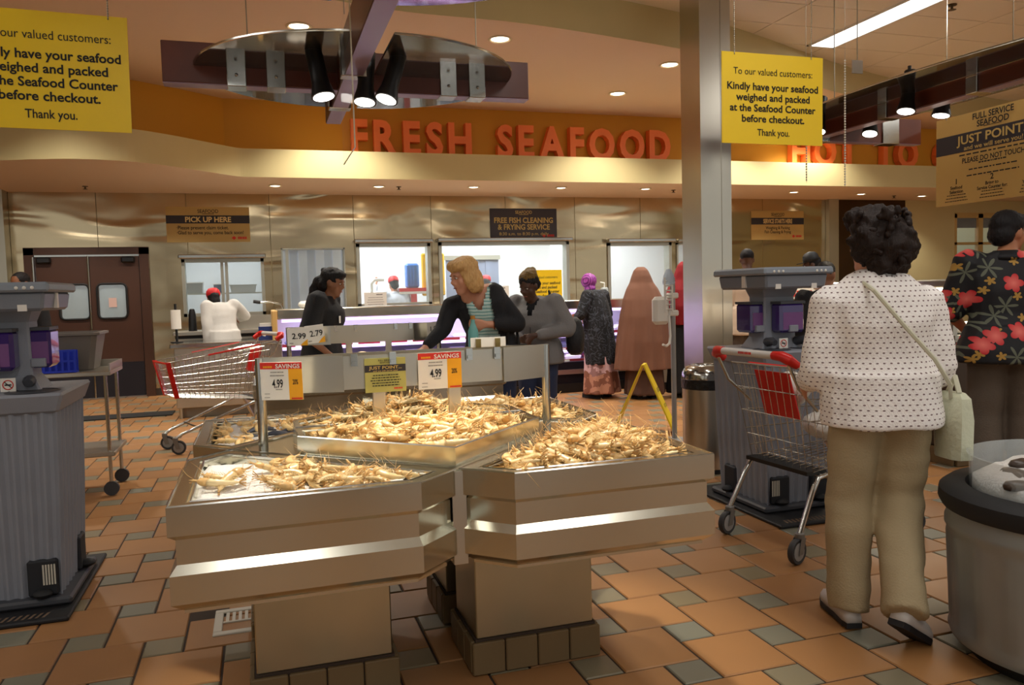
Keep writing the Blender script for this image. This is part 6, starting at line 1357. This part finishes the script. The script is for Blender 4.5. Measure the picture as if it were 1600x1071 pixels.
MB().box((-.02, .0, -.03), (.02, .004, .03)).build('name_badge', M_PAPER, p).location = J['che']+V((.10, .155, -.06))
# ================================================================== woman in grey fleece
J = pose(1.52, lean=.10, hed=(.02, .12, 1.375), nek=(0, .065, 1.27), elL=(-.29, .03, 1.02), wrL=(-.06, .25, .98), elR=(.29, .03, 1.02), wrR=(.04, .26, .95))
p = person('dark-skinned woman in a grey zip fleece with clasped hands and dark shoulder bag', (2.20, 6.28, 0), face_dir(-.62, -.78))
Mh = skin_body(p, J, SK_D, .0105, 1.15, yaw=-.25, pitch=-.38, hands=(('L', (.8, .5, -.3), (0, .1, 1), 1.1), ('R', (-.8, .5, -.2), (0, .1, 1), 1.1, -1))); eyes(p, Mh, IR)
hairblob(p, Mh, H_BLK, [((0, -.02, .05), (.085, .102, .082)), ((0, -.07, .0), (.078, .05, .07))], .0105, .006, 40, cut=lambda q: q.y > .045 and q.z < .055)
hairblob(p, Mh, hair_mat('gold_brown_wrap', (26, 20, 18), (150, 116, 50)), [((0, -.03, .085), (.084, .095, .06)), ((.03, -.12, .09), (.06, .05, .05))], .0105, .008, 34, name='head_wrap', cut=lambda q: q.y > .06)
def hood(mb): mb.ell(J['nek']+V((0, -.06, -.02)), (.12, .085, .05), 14, 8)
shirt(p, J, 'fleece', F_GREY, .013, 1.20, 1.12, hem=-.12, sleeves=.88, ks=1.35, bust=.04, folds=.006, extra=hood, cut=lambda c_: c_.y > J['che'].y+.06 and c_.z > 1.14 and abs(c_.x) < .012+.35*(c_.z-1.14))
mb = MB(); mb.tube([J['che']+V((0, .14, .0)), J['wai']+V((0, .155, 0)), J['pel']+V((0, .14, -.1))], .004, 5); mb.build('zip', mat('dark_zip', (60, 58, 60), .5), p)
shirt(p, J, 'undershirt', F_BLACK, .016, 1.15, 1.03, hem=-.05, sleeves=0, ks=.9, folds=0)
trousers(p, J, F_JEAN, .015, 1.18, 1.08); [shoe(p, J, q, M_BLACK) for q in 'RL']
mb = MB(); c0 = J['pel']+V((-.30, -.09, .12)); mb.loft([ering(c0+V((0, 0, z)), Matrix.Rotation(.3, 3, 'Z'), a, b_, 12, 3) for z, a, b_ in ((-.17, .04, .08), (-.14, .07, .13), (.0, .08, .14), (.1, .06, .11), (.14, .02, .05))]); mb.build('shoulder_bag', mat('black_nylon', (34, 34, 38), .6, bump=(40, .3)), p, smooth='all')
MB().tube([c0+V((.0, .1, .08)), J['shL']+V((-.02, .05, -.1)), J['shL']+V((.03, 0, .075)), J['shL']+V((-.02, -.06, -.08)), c0+V((0, -.1, .08))], .010, 6).build('bag_strap', mat('black_nylon'), p, smooth=True)
# ================================================================== women in head scarves
J = pose(1.55, lean=.14, hed=(.0, .15, 1.41), nek=(0, .09, 1.31), elL=(-.30, .06, 1.02), wrL=(-.24, .28, .98), elR=(.26, .05, 1.0), wrR=(.16, .25, .95))
p = person('woman in purple head scarf, black patterned wrap and pink printed skirt at the case', (3.98, 9.05, 0), face_dir(-.5, .86))
Mh = skin_body(p, J, SK_B, .014, 1.05, yaw=-.4, pitch=-.25, face=False)
m = mat('purple_scarf', (146, 44, 150), .5); g = NG(m); tc = g.n('ShaderNodeTexCoord'); wv = g.n('ShaderNodeTexWave', iScale=18.0, iDistortion=4.0); g.l(tc.outputs['Object'], wv.inputs['Vector']); g.l(g.mix(wv.outputs['Fac'], srgb(104, 24, 116), srgb(196, 96, 196)), g.p.inputs['Base Color'])
hairblob(p, Mh, m, [((0, -.015, .03), (.098, .118, .105)), ((0, -.02, -.08), (.075, .08, .06))], .012, .006, 26, name='head_scarf')
m = mat('black_paisley', (20, 20, 26), .8); g = NG(m); tc = g.n('ShaderNodeTexCoord'); n1 = g.n('ShaderNodeTexNoise', iScale=10.0, iDetail=1.5, iDistortion=1.6); g.l(tc.outputs['Object'], n1.inputs['Vector']); f = g.math('LESS_THAN', g.math('ABSOLUTE', g.math('SUBTRACT', n1.outputs['Fac'], .5)), .028); g.l(g.mix(f, srgb(18, 18, 24), srgb(64, 68, 80)), g.p.inputs['Base Color'])
def robe(root, rings, name, m, vox, n=40, pleat=.018, pn=11, extra=None, ph=0.):
    """draped cloth: lofted rings (z, x, y, rx, ry) whose outline ripples into pleats towards the hem"""
    mb = MB(); z0 = rings[0][0]; z1 = rings[-1][0]; R_ = []
    for z, x, y, rx, ry in rings:
        k = ((z1-z)/(z1-z0))**1.2; R_.append([V((x+(rx+pleat*k*cos(pn*q+ph+2*z))*cos(q), y+(ry+pleat*k*cos(pn*q+ph+2*z))*sin(q), z)) for q in (2*pi*j/n for j in range(n))])
    mb.loft(R_)
    if extra: extra(mb)
    return blob(mb, vox, name, m, root, smooth=2)
def arms(mb):
    for q in 'RL': sleeve(mb, J, q, 1.5, 1.0, .35)
robe(p, [(.42, .0, -.02, .235, .17), (.62, 0, 0, .24, .17), (.95, 0, .02, .215, .16), (1.12, 0, .05, .20, .15), (1.26, 0, .08, .20, .13), (1.33, 0, .09, .12, .10)], 'wrap', m, .014, extra=arms)
m = mat('pink_print_skirt', (190, 140, 138), .8); g = NG(m); tc = g.n('ShaderNodeTexCoord'); n1 = g.n('ShaderNodeTexNoise', iScale=9.0, iDetail=3.0); g.l(tc.outputs['Object'], n1.inputs['Vector']); sp = g.n('ShaderNodeSeparateXYZ'); g.l(tc.outputs['Object'], sp.inputs[0])
f = g.math('GREATER_THAN', n1.outputs['Fac'], .53); f2 = g.math('LESS_THAN', g.math('ADD', sp.outputs['Z'], g.math('MULTIPLY', n1.outputs['Fac'], .2)), .42); g.l(g.mix(f2, g.mix(f, srgb(206, 168, 174), srgb(150, 110, 110)), g.mix(f, srgb(140, 88, 70), srgb(190, 134, 110))), g.p.inputs['Base Color'])
robe(p, [(.06, 0, -.02, .25, .2), (.5, 0, 0, .22, .17), (.8, 0, .0, .19, .14)], 'skirt', m, .014, pleat=.03, pn=7); [shoe(p, J, q, M_BLACK) for q in 'RL']
for q in 'L': 
    mb = MB(); limb(mb, J['el'+q], J['el'+q]+(J['wr'+q]-J['el'+q])*.75, .055, .045); blob(mb, .012, 'rust_sleeve', fabric('rust_fabric', (130, 66, 44)), p)
def veiled(label, loc, rot, H, m, mname, rings, skirtm, rot_ph=0., n_pleat=12):
    J = pose(H, lean=.08); p = person(label, loc, rot); skin_body(p, J, SK_D, .016, 1.0, face=False)
    robe(p, rings, mname, m, .013, pleat=.022, pn=n_pleat, ph=rot_ph); robe(p, [(.05, 0, 0, .24, .2), (.45, 0, 0, .22, .18), (.9, 0, 0, .17, .13)], 'long_skirt', skirtm, .016, pleat=.025, pn=9); [shoe(p, J, q, M_BLACK) for q in 'RL']
F_BRN = fabric('brown_jilbab', (128, 88, 70), .9, .1); F_BRN2 = fabric('dark_brown_skirt', (84, 56, 44), .9, .1); F_MAR = fabric('maroon_veil', (140, 20, 30), .85, .1)
veiled('figure under a long plain brown veil seen from behind at the refrigerated case', (4.42, 8.72, 0), R(-8), 1.55, F_BRN, 'long_veil', [(.36, .0, .0, .37, .27), (.7, 0, 0, .335, .26), (1.0, .0, .0, .29, .225), (1.2, .0, .02, .245, .19), (1.33, .0, .045, .19, .16), (1.40, .0, .065, .145, .14), (1.48, .0, .075, .115, .13), (1.55, .0, .08, .085, .10), (1.59, .0, .08, .045, .05)], F_BRN2)
veiled('figure in a maroon shoulder veil and black dress half behind the steel column', (4.93, 8.62, 0), R(-30), 1.62, F_MAR, 'maroon_veil', [(.88, .0, .02, .25, .20), (1.1, 0, .0, .25, .20), (1.3, .0, .02, .22, .17), (1.42, .0, .05, .15, .14), (1.52, .0, .06, .12, .13), (1.60, .0, .065, .09, .105), (1.645, .0, .065, .045, .05)], F_BLACK, 1.)
# ================================================================== workers
def worker(label, loc, rot, h, skin, cap, coat, lean=.1, capm=None, hd=None, **ov):
    J = pose(h, lean=lean, **ov); p = person(label, loc, rot); Mh = skin_body(p, J, skin, .014, 1.08, pitch=-.25, face=True); eyes(p, Mh, IR)
    if cap:
        hairblob(p, Mh, H_BLK, [((0, -.02, .03), (.08, .10, .08)), ((0, -.06, -.03), (.074, .055, .06))], .012, .004, 40, cut=lambda q: q.y > .03)
        mb = MB(); mb.lathe([(.09, .0), (.092, .03), (.085, .07), (.06, .10), (.005, .115)], n=20, M=Mh @ Matrix.Translation((0, -.012, .045))); cp = mb.build('cap', capm, p, smooth='all')
        mb = MB(); mb.loft([[Mh @ V((x, cap*(y), .05+z)) for x, y in ((-.065, .06), (-.05, .13), (0, .155), (.05, .13), (.065, .06))] for z in (0, .008)]); mb.build('peak', capm, cp)
    else: hairblob(p, Mh, H_BLK, [((0, -.018, .045), (.079, .099, .083))], .012, .002, 60, cut=lambda q: q.y > .05 or q.z < .0)
    shirt(p, J, 'coat', coat, .014, 1.1, 1.14, hem=-.25, sleeves=.85, ks=1.4, folds=.008); trousers(p, J, F_TAUPE, .018, 1.05); [shoe(p, J, q, M_BLACK) for q in 'RL']; return p
CAPR = mat('red_cap', (200, 26, 34), .6); CAPK = mat('black_cap', (18, 18, 22), .6)
worker('worker in white coat and red cap bending at the left service counter', (-.42, 10.50, 0), R(18), 1.56, SK_B, 1, F_WHITE, lean=.32, capm=CAPR, hed=(.0, .40, 1.34), nek=(0, .30, 1.26), elR=(.36, .28, 1.12), wrR=(.34, .50, 1.08))
worker('worker in pale coat and red cap with raised arm behind the third window', (2.20, 13.35, 0), R(12), 1.62, SK_T, -1, fabric('pale_blue_coat', (196, 202, 212)), lean=.15, capm=CAPR, elL=(-.34, .2, 1.32), wrL=(-.24, .30, 1.52))
worker('worker in red cap and white coat far behind the wide window', (3.80, 13.5, 0), R(-20), 1.60, SK_D, 1, F_WHITE, lean=.12, capm=CAPR)
worker('bald man in a cream coat behind the grey station, his back turned', (5.62, 8.35, 0), R(-30), 1.76, SK_D, 0, fabric('cream_coat', (220, 200, 178)), lean=.03)
worker('man in black cap and cream shirt behind the right end of the grey station', (6.15, 7.8, 0), R(60), 1.66, SK_D, 1, fabric('oatmeal_shirt', (206, 192, 168)), lean=.03, capm=CAPK)
worker('person with black hair and dark jacket between the dotted blouse and the floral shirt', (4.22, 5.25, 0), R(-60), 1.50, SK_B, 0, F_BLACK, lean=.08)
worker('person with black hair standing behind the left hand wash station', (-2.28, 9.3, 0), R(150), 1.66, SK_B, 0, F_BLACK, lean=.03)
bpy.data.scenes.remove(_tmp)
for o in S.objects:
    if o.parent is not None and o.name.split('.')[0] in ('lettering', 'small_print', 'logo_mark', 'embossed_plate', 'handle_print'): o['kind'] = 'stuff'
